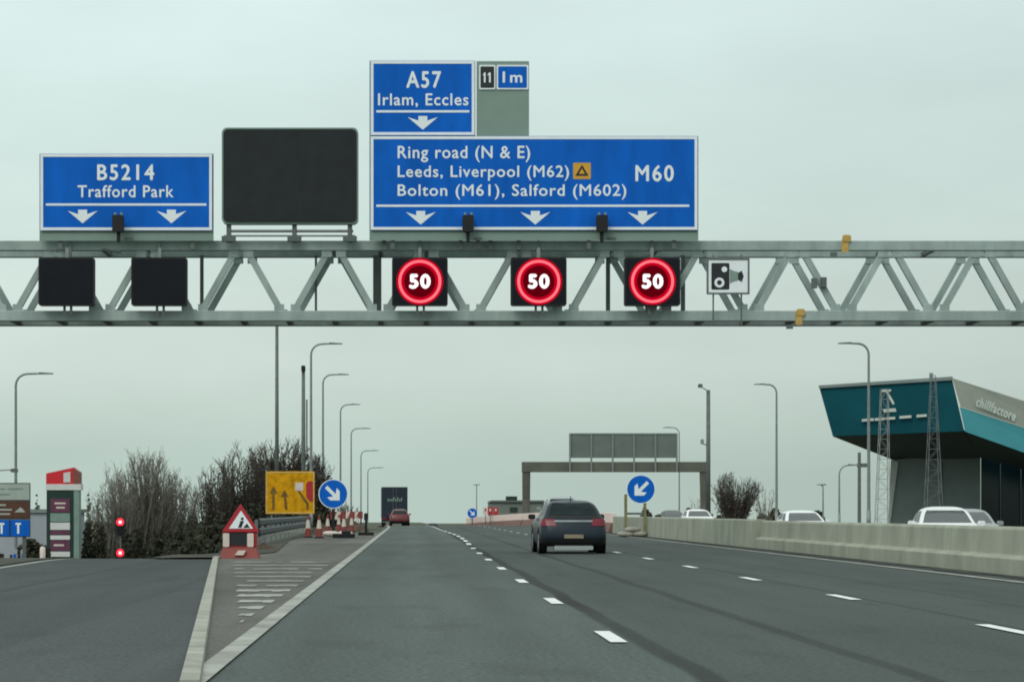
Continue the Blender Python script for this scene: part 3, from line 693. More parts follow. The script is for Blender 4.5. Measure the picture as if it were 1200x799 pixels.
def truck():
    d = 241; x = X_(462.5, d)
    t = thing('box_truck', 'dark navy box truck with pale lettering on its rear doors, cresting the hill', 'truck', (x, d, zm(d)), .02)
    MB().box((0, 4.5, 2.42), (2.52, 9.0, 3.05)).build('cargo_box', M['truck_navy'], t, bevel=.04)
    for s in (-1, 1):
        f = MB().box((s * .62, -.02, 2.42), (1.20, .05, 2.92)).build('rear_door', M['truck_navy'], t, bevel=.01)
        MB().tube((s * .15, -.06, 1.05), (s * .15, -.06, 3.8), .02).build('lock_bar', M['galv_dark'], f)
        MB().box((s * 1.0, -.02, .86), (.46, .08, .2)).build('tail_light', M['tail'], t)
        for y in (1.6, 2.8, 7.6, 10.4): MB().tube((s * .85, y, .5), (s * 1.2, y, .5), .5, .5, 18).build('wheel', M['rubber'], t)
        MB().box((s * .95, -.0, 1.1), (.42, .03, .13)).build('marker_board', M['truck_red'], t)
    MB().box((0, -.02, .55), (2.3, .1, .16)).build('underrun_bar', M['galv_dark'], t)
    MB().box((0, 4.5, .80), (1.6, 9, .18)).build('chassis', M['trim'], t)
    MB().box((0, 10.2, 1.9), (2.4, 2.0, 2.7)).build('cab', M['truck_navy'], t, bevel=.12)
    b = MB()                                                      # slanted pale lettering, unreadable at this distance
    for k in range(8):
        x0 = -.72 + k * .185; h = (.30, .22, .26, .42, .24, .40, .22, .34)[k]
        b.prism([(x0, 2.55), (x0 + .10, 2.55), (x0 + .16, 2.55 + h), (x0 + .06, 2.55 + h)], -.065, -.05)
    b.build('lettering', M['backing'], t)
truck()

# ------------------------------------------------------------------ lamp posts
def lamp(px, pyt, d, base, arm_px, s, label, group, r=.085):
    x, zt = X_(px, d), Z_(pyt, d)
    h = zt - base; a = arm_px * d / FOC
    t = thing('street_lamp', label, 'street lamp', (x, d, base), 0, group)
    b = MB(); rc = min(.7, a * .5)
    b.tube((0, 0, 0), (0, 0, 1.4), r * 1.6, r * 1.5, 10)
    b.build('base_column', M['galv'], t, smooth=True)
    b = MB(); pts = [(0, 0, 1.4), (0, 0, h - rc)]; rr = [r * 1.2, r * .8]
    for q in range(1, 6):
        th = math.pi / 2 * q / 5; pts.append((s * rc * (1 - math.cos(th)), 0, h - rc + rc * math.sin(th))); rr.append(r * .75)
    pts.append((s * (a - .5), 0, h + .03)); rr.append(r * .6)
    b.path(pts, rr, 8); b.build('pole', M['galv'], t)
    MB().hexa([(s * (a - .75), -.13, h - .03), (s * (a - .75), .13, h - .03), (s * (a - .75), .11, h + .10), (s * (a - .75), -.11, h + .10)],
              [(s * (a + .1), -.15, h - .02), (s * (a + .1), .15, h - .02), (s * (a + .1), .10, h + .05), (s * (a + .1), -.10, h + .05)]).build('lantern', M['galv_dark'], t, bevel=.015)
    return t
GL = 'lamp posts along the left verge'
for px, pyt, d, arm, lab in ((364.5, 403, 160, 35, 'tall grey lamp post rising behind the yellow board, nearest of the left row'), (378.5, 439, 200, 29, 'grey lamp post rising behind the blue keep right sign'),
                        (399, 474, 240, 22, 'grey lamp post just right of the blue keep right sign, third of the left row'), (411.5, 502, 280, 22, 'thin grey lamp post fourth in the left row towards the truck'),
                        (423, 528, 320, 20, 'thin grey lamp post fifth in the left row, left of the truck'), (431, 548, 360, 18, 'farthest thin lamp post in the left row, close to the truck')):
    lamp(px, pyt, d, min(G(X_(px, d), d), zm(d)) - .1, arm, 1, lab, GL, .085)
lamp(18.5, 438, 150, G(X_(18.5, 150), 150), 42, 1, 'grey lamp post at the slip road, behind the brown and blue sign', None, .09)
GR = 'lamp posts beyond the opposite carriageway'
lamp(1018, 402.5, 160, G(29.7, 160), 34, -1, 'tall grey lamp post in front of the teal building', GR, .095)
lamp(910, 450.5, 208, G(31, 208), 25, -1, 'grey lamp post between the bare bush and the teal building', GR, .095)
lamp(796, 501, 285, G(31, 285), 18, -1, 'thin grey lamp post behind the right end of the far gantry sign', GR, .075)
lamp(983.5, 545, 190, G(33, 190), 22, 1, 'short grey lamp post with its arm pointing right, left of the lattice mast', GR, .07)
lamp(964.5, 568, 230, G(38, 230), 6, -1, 'small short lamp post left of the lattice mast', GR, .07)
lamp(558.5, 568, 330, zm(330), 3, -1, 'thin pale pole standing beyond the far red barrier row', GR, .07)
# plain poles
t = thing('tall_pole', 'very tall thin grey pole behind the yellow board, reaching the gantry', 'pole', (X_(324.5, 135), 135, -.2))
MB().tube((0, 0, 0), (0, 0, Z_(372, 135) + .2), .12, .085, 10).build('pole', M['galv_dark'], t, smooth=True)
MB().box((0, 0, .15), (.4, .4, .3)).build('base_plate', M['galv_dark'], t)
MB().rrect((0, Z_(371, 135) + .2), .5, .2, .05, -.15, .15).build('lamp_head', M['galv_dark'], t)
t = thing('camera_mast', 'thick dark mast with a camera on top behind the yellow board', 'camera mast', (X_(355.5, 145), 145, -.3))
MB().tube((0, 0, 0), (0, 0, Z_(433, 145) + .3), .14, .10, 10).build('pole', M['galv_dark'], t, smooth=True)
MB().rrect((0, Z_(432, 145) + .3), .24, .36, .07, -.2, .2).build('camera_housing', M['black'], t)
MB().tube((.2, 0, 8), (.2, 0, 5), .05).build('conduit', M['galv'], t)
d = 245
t = thing('camera_mast', 'tall dark mast with camera and small arms at the right leg of the far gantry', 'camera mast', (X_(830, d), d, zm(d) - .2))
zt = Z_(457, d) - zm(d) + .2
MB().tube((0, 0, 0), (0, 0, zt), .24, .19, 12).build('pole', M['galv_dark'], t, smooth=True)
MB().tube((0, 0, zt - .1), (-.75, 0, zt + .35), .05).build('arm', M['galv_dark'], t)
MB().rrect((-.8, zt + .42), .42, .36, .1, -.3, .2).build('camera_housing', M['galv_dark'], t)
MB().tube((0, 0, zt - 5.5), (-.55, 0, zt - 5.3), .05).build('arm', M['galv_dark'], t)
MB().rrect((-.6, zt - 5.1), .3, .5, .1, -.2, .2).build('loudspeaker', M['backing'], t)
MB().box((0, 0, .8), (.9, .6, 1.6)).build('cabinet', M['galv_dark'], t)

# ------------------------------------------------------------------ far portal gantry
d = 250; kz = d / FOC
zg = zm(d) - .3
t = thing('portal_gantry', 'plain dull grey portal gantry far ahead over the opposite carriageway', 'gantry', (X_(722, d), d, zg))
lx = lambda px: X_(px, d) - X_(722, d)
lz = lambda py: Z_(py, d) - zg
M['portal'] = mat('brownish portal steel', (0.115, 0.118, 0.095), 0.7, 0, 0.2, 0.5)
MB().box((lx(721), 0, lz(547)), (219 * kz, .8, 12 * kz)).build('beam', M['portal'], t, bevel=.03)
MB().hexa([(lx(612), -.4, lz(541.5)), (lx(621.5), -.4, lz(541.5)), (lx(621.5), .4, lz(541.5)), (lx(612), .4, lz(541.5))][::-1], [(lx(612.5), -.35, 0), (lx(620.5), -.35, 0), (lx(620.5), .35, 0), (lx(612.5), .35, 0)]).build('leg', M['portal'], t)
MB().hexa([(lx(820), -.41, lz(541.5)), (lx(830.5), -.41, lz(541.5)), (lx(830.5), .41, lz(541.5)), (lx(820), .41, lz(541.5))][::-1], [(lx(822), -.35, -1), (lx(829), -.35, -1), (lx(829), .35, -1), (lx(822), .35, -1)]).build('leg', M['portal'], t)
t = thing('gantry_sign', 'grey ribbed back of a big sign standing on the far portal gantry', 'road sign', (X_(730, d), d - .12, Z_(541, d)))
lx = lambda px: X_(px, d) - X_(730, d); lz = lambda py: Z_(py, d) - Z_(541, d)
M['sign_back'] = mat('green grey sign back', (0.135, 0.165, 0.148), 0.6, 0, 0.12, 0.8)
for k in range(5):
    MB().box(((lx(667.5) + (k + .5) * 25 * kz), -.28, lz(522.5)), (24.9 * kz, .1, 28 * kz)).build('panel', M['sign_back'], t)
for k in range(6):
    MB().box((lx(667.5 + 25 * k), -.42, lz(530.5)), (.18, .14, 45 * kz)).build('post', M['galv'], t)
MB().box((lx(730), -.35, lz(508.2)), (125.5 * kz, .1, .12)).build('top_rail', M['backing'], t)

# ------------------------------------------------------------------ temporary blue arrow signs
def keep_sign(px, py, dia_px, d, s, label, posts, base, post_m):
    r = dia_px / 2 * d / FOC; x = X_(px, d); z0 = base
    t = thing('keep_sign', label, 'road sign', (x, d, z0))
    zc = Z_(py, d) - z0
    MB().disc((0, zc), r, -.02, .02).build('panel', M['sign_white'], t)
    MB().disc((0, zc), r * .945, -.026, -.021).build('blue_face', M['sign_blue'], t)
    a = []
    for u, v in ((-.62, .13), (.10, .13), (-.02, .42), (.36, .42), (.74, 0), (.36, -.42), (-.02, -.42), (.10, -.13), (-.62, -.13)):
        pass
    sh = [(-.68, .115), (.12, .115), (-.12, .45), (.17, .45), (.62, 0), (.17, -.45), (-.12, -.45), (.12, -.115), (-.68, -.115)]
    th = R(-45) if s > 0 else R(-135)
    poly = [(r * (u * math.cos(th) - v * math.sin(th)), zc + r * (u * math.sin(th) + v * math.cos(th))) for u, v in sh]
    MB().prism(poly, -.032, -.027).build('arrow', M['sign_white'], t)
    for p in posts:
        MB().box((p, .06, (zc - r * .35) / 2), (.13, .08, zc - r * .35)).build('post', post_m, t)
    return t
keep_sign(390.5, 578.5, 34.5, 112, 1, 'round blue keep right sign with a white arrow, beside the yellow board', (0,), .0, M['black'])
t = keep_sign(751, 573, 34, 112, -1, 'round blue keep left sign with a white arrow on two posts by the barrier', (-.68, .19), .0, M['yellow_post'])
MB().box((-.245, .1, 1.05), (.87, .06, .1)).build('cross_rail', M['galv_dark'], t)

# sandbags under the right-hand sign and the left one
def sandbag(x, y, z, label, group, rz=0, m='sand', s=1.0):
    b = MB(); n1, n2 = 8, 12; vs = []; fs = []
    for i in range(n1 + 1):
        ph = -math.pi / 2 + math.pi * i / n1
        for j in range(n2):
            th = 2 * math.pi * j / n2
            cx, sxx = math.cos(th), math.sin(th); f = (abs(cx) ** 1.0 + .0)
            vs.append((.34 * s * math.copysign(abs(cx) ** .6, cx) * math.cos(ph) ** .6 if math.cos(ph) > 1e-6 else 0, .2 * s * math.copysign(abs(sxx) ** .7, sxx) * max(0, math.cos(ph)) ** .6, .11 * s + .11 * s * math.sin(ph)))
    for i in range(n1):
        for j in range(n2): fs.append((i * n2 + j, i * n2 + (j + 1) % n2, (i + 1) * n2 + (j + 1) % n2, (i + 1) * n2 + j))
    b.add(vs, fs); o = b.build('sandbag', M[m], smooth=True); o.location = (x, y, z); o.rotation_euler = (0, 0, rz)
    return tag(o, label, 'sandbag', group)
for k, (dx, dy, dz, rz) in enumerate(((-.72, -.1, 0, .2), (-.12, .0, 0, -.2), (-.4, 0, .2, .5))):
    sandbag(X_(751, 112) + dx, 111.8 + dy, dz, 'pale sandbag heaped at the foot of the blue keep left sign', 'sandbags under the keep left sign', rz, s=1.15)
for k, (dx, dz, rz) in enumerate(((-.1, 0, .3), (.55, 0, -.2))):
    sandbag(X_(390.5, 112) + dx, 111.5, .03 + dz, 'white sandbag on the ground under the blue keep right sign', 'sandbags under the keep right sign', rz, 'plastic_white', 1.1)

# red triangle roadworks sign
d = 60.5
t = thing('roadworks_sign', 'red bordered triangular warning sign standing on a white frame above a red board', 'road sign', (X_(281, d), d, 0))
K = d / FOC
lz = lambda py: Z_(py, d)
lx = lambda px: X_(px, d) - X_(281, d)
def tri(b, px, pyt, pyb, hw, y0, y1): return b.prism([(lx(px - hw), lz(pyb)), (lx(px + hw), lz(pyb)), (lx(px), lz(pyt))], y0, y1)
tri(MB(), 282, 590, 623, 22, -.02, .02).build('triangle_plate', M['sign_red'], t, bevel=.008)
tri(MB(), 282.5, 598, 619, 14.2, -.027, -.021).build('triangle_face', M['sign_white'], t)
b = MB(); b.disc((lx(284), lz(607.5)), .035, -.033, -.028, 12); b.prism([(lx(279), lz(618)), (lx(283), lz(618)), (lx(286), lz(610)), (lx(282), lz(610))], -.033, -.028); b.prism([(lx(285), lz(618)), (lx(293), lz(618)), (lx(289.5), lz(613))], -.033, -.028); b.build('digging_symbol', M['sign_black'], t)
MB().box((lx(281), .06, lz(631)), (40 * K, .04, 20 * K)).build('board', M['sign_red'], t, bevel=.008)
MB().box((lx(281), .03, lz(631.5)), (24 * K, .02, 15 * K)).build('board_opening', M['sign_black'], t)
for px in (265, 293.5): MB().rrect((lx(px), lz(632.5)), 7.5 * K, 16 * K, .03, -.03, .0).build('white_block', M['plastic_white'], t)
b = MB(); b.hexa([(lx(259), -.28, 0), (lx(305), -.28, 0), (lx(305), .3, 0), (lx(259), .3, 0)], [(lx(261), -.12, lz(641.5)), (lx(301), -.12, lz(641.5)), (lx(301), .2, lz(641.5)), (lx(261), .2, lz(641.5))]); b.build('base', M['orange_red'], t, bevel=.02)
MB().prism([(lx(276), lz(650)), (lx(286), lz(650)), (lx(289), lz(644.5)), (lx(280), lz(644.5))], -.31, -.22).build('base_patch', M['plastic_white'], t)
for px in (262, 300): MB().tube((lx(px), .25, 0), (lx(281 + (px - 281) * .2), .04, lz(600)), .018).build('leg', M['galv'], t)

# yellow lane diagram board
d = 132; K = d / FOC
t = thing('lane_closure_board', 'big dirty yellow lane diagram board with a red bar and white block, beside the road', 'road sign', (X_(340, d), d, .0))
lx = lambda px: X_(px, d) - X_(340, d); lz = lambda py: Z_(py, d)
MB().rrect((0, lz(577)), 57.5 * K, 50 * K, .08, -.03, .03).build('panel', M['sign_yellow'], t)
b = MB(); frame_strips(b, -28 * K, 28 * K, lz(601.2), lz(552.8), .05, -.042, -.031); b.build('border', mat('worn pale border', (.62, .45, .16), .6, 0, .3, 2), t)
M['sign_print'] = mat('faded black print', (.16, .085, .015), .6, 0, .4, 2)  # print colour of the lane diagram
b = MB()
b.prism([(lx(319), lz(572)), (lx(322), lz(572)), (lx(322), lz(597)), (lx(319), lz(597))], -.04, -.031)
b.prism([(lx(316), lz(578)), (lx(325), lz(578)), (lx(320.5), lz(569))], -.041, -.032)
b.build('lane_arrow', M['sign_print'], t)
b = MB()
b.prism([(lx(332), lz(576)), (lx(335), lz(576)), (lx(337), lz(597)), (lx(334), lz(597))], -.04, -.031)
b.prism([(lx(329), lz(582)), (lx(338), lz(582)), (lx(333.5), lz(573))], -.041, -.032)
b.build('lane_arrow', M['sign_print'], t)
b = MB()
b.prism([(lx(348.5), lz(575)), (lx(351.5), lz(575)), (lx(362), lz(590)), (lx(362), lz(597)), (lx(359), lz(597)), (lx(359), lz(591))], -.04, -.031)
b.build('lane_bar', M['sign_print'], t)
MB().rrect((lx(350.7), lz(570)), 9.5 * K, 9.5 * K, .03, -.045, -.031).build('white_block', M['plastic_white'], t)
MB().prism([(lx(358.5), lz(567)), (lx(361), lz(563.5)), (lx(367), lz(563.5)), (lx(367), lz(588)), (lx(363), lz(587)), (lx(359), lz(582))], -.046, -.031).build('red_bar', M['sign_red'], t)
for k, px in enumerate((318, 362)): MB().box((lx(px), .08, lz(580) / 2), (.12, .1, lz(580))).build('post', M['galv_dark'], t)
MB().box((0, .2, .12), (2.4, .9, .24)).build('ballast_base', M['concrete'], t, bevel=.03)

# guard rail on the left
t = thing('guard_rail', 'double dark steel guard rail behind the triangular roadworks sign', 'guard rail', (-5.1, 84, 0))
b0, b1 = Vector((-.0, 0, 0)), Vector((-.35, 52, 0))
for z in (.46, .78):
    b = MB()
    for a in range(13):
        p, q = b0.lerp(b1, a / 13), b0.lerp(b1, (a + 1) / 13)
        b.hexa([(p.x - .03, p.y, z - .13), (p.x + .04, p.y, z - .07), (p.x + .04, p.y, z + .07), (p.x - .03, p.y, z + .13)], [(q.x - .03, q.y, z - .13), (q.x + .04, q.y, z - .07), (q.x + .04, q.y, z + .07), (q.x - .03, q.y, z + .13)])
    b.build('rail', M['rail_dark'], t)
for a in range(14):
    p = b0.lerp(b1, a / 13); MB().box((p.x - .1, p.y, .42), (.11, .11, .9)).build('post', M['galv'], t)

# cones and marker posts along the left verge
def cone(x, y, z, label, group, h=.75):
    t = thing('traffic_cone', label, 'traffic cone', (x, y, z), 0, group)
    MB().box((0, 0, .03), (.42, .42, .06)).build('base', M['black'], t, bevel=.01)
    MB().tube((0, 0, .06), (0, 0, h), .15, .03, 14).build('cone_body', M['orange_red'], t, smooth=False)
    MB().tube((0, 0, h * .42), (0, 0, h * .80), .108, .062, 14).build('sleeve', M['plastic_white'], t)
    return t
for px, d, lab in ((361, 106, 'red and white cone below the red bar of the yellow board'), (374, 104, 'red and white cone left of the white sandbags'), (403, 118, 'red and white cone right of the blue keep right sign'), (412, 132, 'farthest red and white cone near the left road edge line')):
    cone(X_(px, d), d, .03, lab, 'cones along the left verge', .95)
t = thing('marker_post', 'dark marker post on a black base beside the left road edge', 'marker post', (X_(429, 118), 118, .0))
MB().box((0, 0, .08), (.75, .5, .16)).build('base', M['rubber'], t, bevel=.02)
MB().tube((0, 0, .16), (0, 0, .85), .07, .06, 10).build('post', M['black'], t)
MB().rrect((0, .92), .2, .3, .06, -.06, .06).build('post_head', M['black'], t)
t = thing('weighted_base', 'black rubber sign base lying right of the white sandbags', 'sign base', (X_(403, 106), 106, .02))
MB().box((0, 0, .09), (.95, .6, .18)).build('slab', M['rubber'], t, bevel=.03); MB().box((.1, 0, .24), (.4, .3, .12)).build('socket', M['black'], t, bevel=.02)
# red and white hazard boards further up the verge
for px, d, lab in ((396, 150, 'red and white plastic board behind the keep right sign'), (407, 158, 'red and white plastic board between the verge lamp posts'), (417, 170, 'farthest red and white plastic board on the left verge')):
    t = thing('hazard_board', lab, 'hazard board', (X_(px, d), d, -.1), 0, 'hazard boards on the left verge')
    MB().rrect((0, 1.0), .95, .5, .06, -.03, .03).build('panel', M['orange_red'], t)
    MB().prism([(-.25, .76), (.0, .76), (.2, 1.24), (-.05, 1.24)], -.038, -.031).build('white_stripe', M['plastic_white'], t)
    for s in (-1, 1): MB().box((s * .35, .02, .4), (.08, .06, .8)).build('leg', M['black'], t)
    MB().box((0, 0, .06), (1.1, .5, .12)).build('foot', M['rubber'], t)

for px, d, lab in ((384, 122, 'dusty red and white cone half behind the keep right sign'), (419, 150, 'small far red and white cone between the dark marker post and the lamp posts'), (397, 138, 'red and white cone in front of the far hazard boards')):
    cone(X_(px, d), d, .03, lab, 'cones along the left verge', .95)
def heap(px, d, wd, h, m, label, seed):
    rnd = random.Random(seed); b = MB(); n1, n2 = 7, 22; vs = []; fs = []
    for i in range(n1 + 1):
        for j in range(n2):
            a = 2 * math.pi * j / n2; r = (1 - i / n1) * (1 + .18 * math.sin(3 * a + seed) + rnd.uniform(-.08, .08))
            vs.append((wd / 2 * r * math.cos(a), wd * .35 * r * math.sin(a), h * (i / n1) ** .8 + rnd.uniform(-.03, .03)))
    for i in range(n1):
        for j in range(n2): fs.append((i * n2 + j, i * n2 + (j + 1) % n2, (i + 1) * n2 + (j + 1) % n2, (i + 1) * n2 + j))
    b.add(vs, fs); o = b.build('spoil_heap', m, smooth=False); o.location = (X_(px, d), d, -.02); return tag(o, label, 'heap', 'spoil heaps on the left verge')
M['spoil'] = mat('brown spoil', (0.085, 0.058, 0.040), .95, 0, .5, 3, .3)
heap(309, 74, .9, .22, M['spoil'], 'low brown spoil heap just right of the triangular sign base', 1)
heap(408, 146, 2.2, .8, M['spoil'], 'brown spoil heap under the far hazard boards', 2)
heap(378, 128, 1.8, .55, M['spoil'], 'brown spoil heap between the yellow board and the keep right sign', 3)

# ------------------------------------------------------------------ red and white water-filled barriers on the bend
path = [(11.2, 136), (11.15, 150), (11.05, 185), (10.85, 205), (10.2, 216), (9.0, 228), (7.6, 240), (6.1, 252)]
pts = []
def along(s):
    acc = 0
    for (x0, y0), (x1, y1) in zip(path, path[1:]):
        l = math.hypot(x1 - x0, y1 - y0)
        if s <= acc + l: u = (s - acc) / l; return (x0 + (x1 - x0) * u, y0 + (y1 - y0) * u, math.atan2(-(x1 - x0), y1 - y0))
        acc += l
    return None
pb = thing('water_barrier', 'red and white plastic road barrier in the curved row on the crest', 'barrier', (0, 0, 0), 0, 'red and white barriers on the crest')
b = MB(); b.hexa([(-.3, 0, 0), (.3, 0, 0), (.13, 0, .52), (-.13, 0, .52)], [(-.3, 1.94, 0), (.3, 1.94, 0), (.13, 1.94, .52), (-.13, 1.94, .52)]); b.build('body', M['barrier_red'], pb, bevel=.02)
MB().box((0, .97, .80), (.24, 1.92, .56)).build('upper_panel', M['barrier_white'], pb, bevel=.02)
MB().tube((0, 1.9, .3), (0, 2.0, .3), .06).build('coupling', M['barrier_red'], pb)
s = 0; first = True
while True:
    p = along(s)
    if p is None: break
    o = pb if first else copy_tree(pb)
    o.location = (p[0], p[1], min(0, zm(p[1]))); o.rotation_euler = (0, 0, p[2]); first = False; s += 2.0
# sign and red boards beyond the barrier row
keep_sign(553.5, 601, 12, 238, 1, 'tiny far round blue sign at the left end of the curved barrier row', (0,), zm(238), M['galv_dark'])
for px, lab in ((569, 'small red and white warning board beside the tiny blue sign'), (574.5, 'small red board in the middle of the far red boards'), (581, 'rightmost small red board above the curved barrier row')):
    d = 236; t = thing('warning_board', lab, 'warning board', (X_(px, d), d, zm(d)), 0, 'red boards beyond the barrier row')
    zc = Z_(598.5, d) - zm(d)
    MB().rrect((0, zc), .46, .72, .05, -.03, .03).build('panel', M['sign_red'] if px > 570 else M['plastic_white'], t)
    MB().rrect((0, zc + .1), .16, .26, .04, -.04, -.031).build('mark', M['plastic_white'] if px > 570 else M['sign_red'], t)
    MB().box((0, .05, zc / 2), (.08, .06, zc)).build('post', M['galv_dark'], t)
# long low shed far beyond
d = 520; k_ = d / FOC
t = thing('far_shed', 'long low grey shed far away behind the left leg of the portal gantry', 'building', (X_(607, d), d, zm(d)))
lx = lambda px: X_(px, d) - X_(607, d); lz = lambda py: Z_(py, d) - zm(d)
MB().box((lx(606), 8, lz(588) / 2), (63 * k_, 16, lz(588))).build('wall', M['shed'], t)
MB().prism([(lx(573), lz(588.2)), (lx(639), lz(588.2)), (lx(637), lz(586)), (lx(576), lz(586))], -.5, 16.5).build('roof', M['galv_dark'], t)
MB().box((lx(600), 3, lz(584)), (12.5 * k_, 5, 5.5 * k_)).build('plant_box', M['shed_dark'], t)
for px in (602,): MB().box((lx(px), -.06, lz(597)), (9 * k_, .1, 6 * k_)).build('window', M['shed_dark'], t)

# ------------------------------------------------------------------ teal building
t = thing('leisure_building', 'large teal and grey building with a jutting prow and dark underside', 'building', (80, 400, -6))
def bp(px, py, d): p = PT(px, py, d); return (p.x - 80, p.y - 400, p.z + 6)
dA, dB, dC = 398, 392, 404
# end face of the prow
face = [bp(960, 453.5, dA), bp(1115.5, 443, dB), bp(1130, 505, dB), bp(976, 511, dA)]
MB().hexa(face, [bp(972, 455, dA + 40), bp(1115.5, 443, dB + 40), bp(1130, 505, dB + 40), bp(984, 511, dA + 40)]).build('prow', M['teal'], t)
MB().hexa([bp(959, 451.5, dA - .4), bp(1116.5, 441, dB - .4), bp(1116.5, 445.3, dB - .4), bp(959.8, 455, dA - .4)], [bp(959, 451.5, dA + 40), bp(1116.5, 441, dB + 40), bp(1116.5, 445.3, dB + 40), bp(959.8, 455, dA + 40)]).build('roof_edge', M['bld_wall'], t)
# right fascia, grey over teal, sloping down to the right
MB().hexa([bp(1115.8, 443, dB - .2), bp(1340, 514, dC), bp(1340, 546, dC), bp(1125.5, 476.5, dB - .2)], [bp(1115.8, 443, dB + 20), bp(1340, 514, dC + 20), bp(1340, 546, dC + 20), bp(1125.5, 476.5, dB + 20)]).build('fascia', M['bld_grey'], t)
MB().hexa([bp(1124.5, 476.6, dB - .15), bp(1340, 546.2, dC + .1), bp(1340, 580, dC + .1), bp(1131, 505.5, dB - .15)], [bp(1124.5, 476.6, dB + 20), bp(1340, 546.2, dC + 20), bp(1340, 580, dC + 20), bp(1131, 505.5, dB + 20)]).build('fascia_band', M['teal_pale'], t)
# soffit: slopes in to the wall top
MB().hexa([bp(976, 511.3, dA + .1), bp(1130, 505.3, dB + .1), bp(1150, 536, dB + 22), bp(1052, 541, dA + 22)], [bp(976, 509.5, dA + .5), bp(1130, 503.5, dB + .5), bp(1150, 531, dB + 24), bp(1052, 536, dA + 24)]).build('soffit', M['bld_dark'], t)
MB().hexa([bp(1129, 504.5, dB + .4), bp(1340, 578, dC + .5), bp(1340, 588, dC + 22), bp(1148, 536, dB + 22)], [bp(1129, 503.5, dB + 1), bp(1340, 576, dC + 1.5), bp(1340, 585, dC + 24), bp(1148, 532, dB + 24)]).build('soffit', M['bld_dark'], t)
# lower walls
MB().hexa([bp(1051, 538, dA + 18), bp(1149, 531, dA + 18), bp(1149, 640, dA + 18), bp(1038, 640, dA + 18)], [bp(1051, 538, dA + 40), bp(1149, 531, dA + 40), bp(1149, 640, dA + 40), bp(1038, 640, dA + 40)]).build('lower_wall', M['bld_wall'], t)
MB().hexa([bp(1044, 538, dA + 17.6), bp(1052.5, 541, dA + 17.6), bp(1042, 622, dA + 17.6), bp(1040.5, 622, dA + 17.6)], [bp(1044, 538, dA + 19), bp(1052.5, 541, dA + 19), bp(1042, 622, dA + 19), bp(1040.5, 622, dA + 19)]).build('edge_trim', M['bld_white'], t)
MB().hexa([bp(1149.5, 520, dA + 30), bp(1345, 560, dA + 30), bp(1345, 640, dA + 30), bp(1149.5, 640, dA + 30)], [bp(1149.5, 520, dA + 44), bp(1345, 560, dA + 44), bp(1345, 640, dA + 44), bp(1149.5, 640, dA + 44)]).build('glazed_wall', M['bld_glass'], t)
for px in (1172, 1196, 1222): MB().hexa([bp(px, 528 + (px - 1150) * .25, dA + 29.6), bp(px + .8, 528 + (px - 1150) * .25, dA + 29.6), bp(px + .8, 630, dA + 29.6), bp(px, 630, dA + 29.6)], [bp(px, 528 + (px - 1150) * .25, dA + 29.9), bp(px + .8, 528 + (px - 1150) * .25, dA + 29.9), bp(px + .8, 630, dA + 29.9), bp(px, 630, dA + 29.9)]).build('mullion', M['bld_wall'], t)
for px in (1104,): MB().hexa([bp(px, 540, dA + 17.7), bp(px + .7, 540, dA + 17.7), bp(px + .7, 630, dA + 17.7), bp(px, 630, dA + 17.7)], [bp(px, 540, dA + 17.9), bp(px + .7, 540, dA + 17.9), bp(px + .7, 630, dA + 17.9), bp(px, 630, dA + 17.9)]).build('panel_joint', M['bld_dark'], t)
# lettering on the fascia, following its slope
K = dB / FOC
sl_ = math.atan2(-(514 - 443), (1340 - 1115.8))
me = text_mesh('chillfactore', 58 * K, 12 * K, .05); me.materials.append(M['bld_letter'])
o = bpy.data.objects.new('fascia_lettering', me); COL.objects.link(o); o.parent = t
p = bp(1166, 484.5, dB + 1.6); o.location = (p[0], p[1], p[2]); o.rotation_euler = (0, sl_ * -1, math.atan2(dC - dB, (1340 - 1115.8) * K))
# pale marks on the teal face
b = MB()
def mark(x0, x1, y0, y1): 
    dd = lambda x: dA + (dB - dA) * (x - 960) / 155 - .25
    b.hexa([bp(x0, y1, dd(x0)), bp(x1, y1 - (x1 - x0) * .07, dd(x1)), bp(x1, y0 - (x1 - x0) * .07, dd(x1)), bp(x0, y0, dd(x0))], [bp(x0, y1, dd(x0) + .2), bp(x1, y1 - (x1 - x0) * .07, dd(x1) + .2), bp(x1, y0 - (x1 - x0) * .07, dd(x1) + .2), bp(x0, y0, dd(x0) + .2)])
for x0, x1, y0 in ((1010, 1024, 492.5), (1025, 1037, 491.5), (1038, 1049, 490.5), (1054, 1068, 489), (1074, 1086, 487.5)): mark(x0, x1, y0 - 1.6, y0 + 1.4)
b.build('slogan_strip', M['bld_white'], t)
b = MB()
for q in ([(1033, 457), (1044, 456), (1044, 458.6), (1033, 459.4)], [(1038, 459), (1040.5, 459), (1049, 473), (1046, 474)], [(1034, 479), (1054, 478), (1060, 473.5), (1059, 478), (1054, 482), (1036, 483)]):
    dd = dA - 3.2
    n_ = len(q); b.add([bp(x, y, dd) for x, y in q] + [bp(x, y, dd + .2) for x, y in q], [tuple(range(n_)), tuple(range(2 * n_ - 1, n_ - 1, -1))] + [(i, (i + 1) % n_, n_ + (i + 1) % n_, n_ + i) for i in range(n_)])
b.build('logo', M['bld_letter'], t)
MB().hexa([bp(1089, 437, dA + 1), bp(1093.5, 437, dA + 1), bp(1093.5, 446, dA + 1), bp(1089, 446, dA + 1)], [bp(1089, 437, dA + 2), bp(1093.5, 437, dA + 2), bp(1093.5, 446, dA + 2), bp(1089, 446, dA + 2)]).build('roof_vent', M['bld_wall'], t)

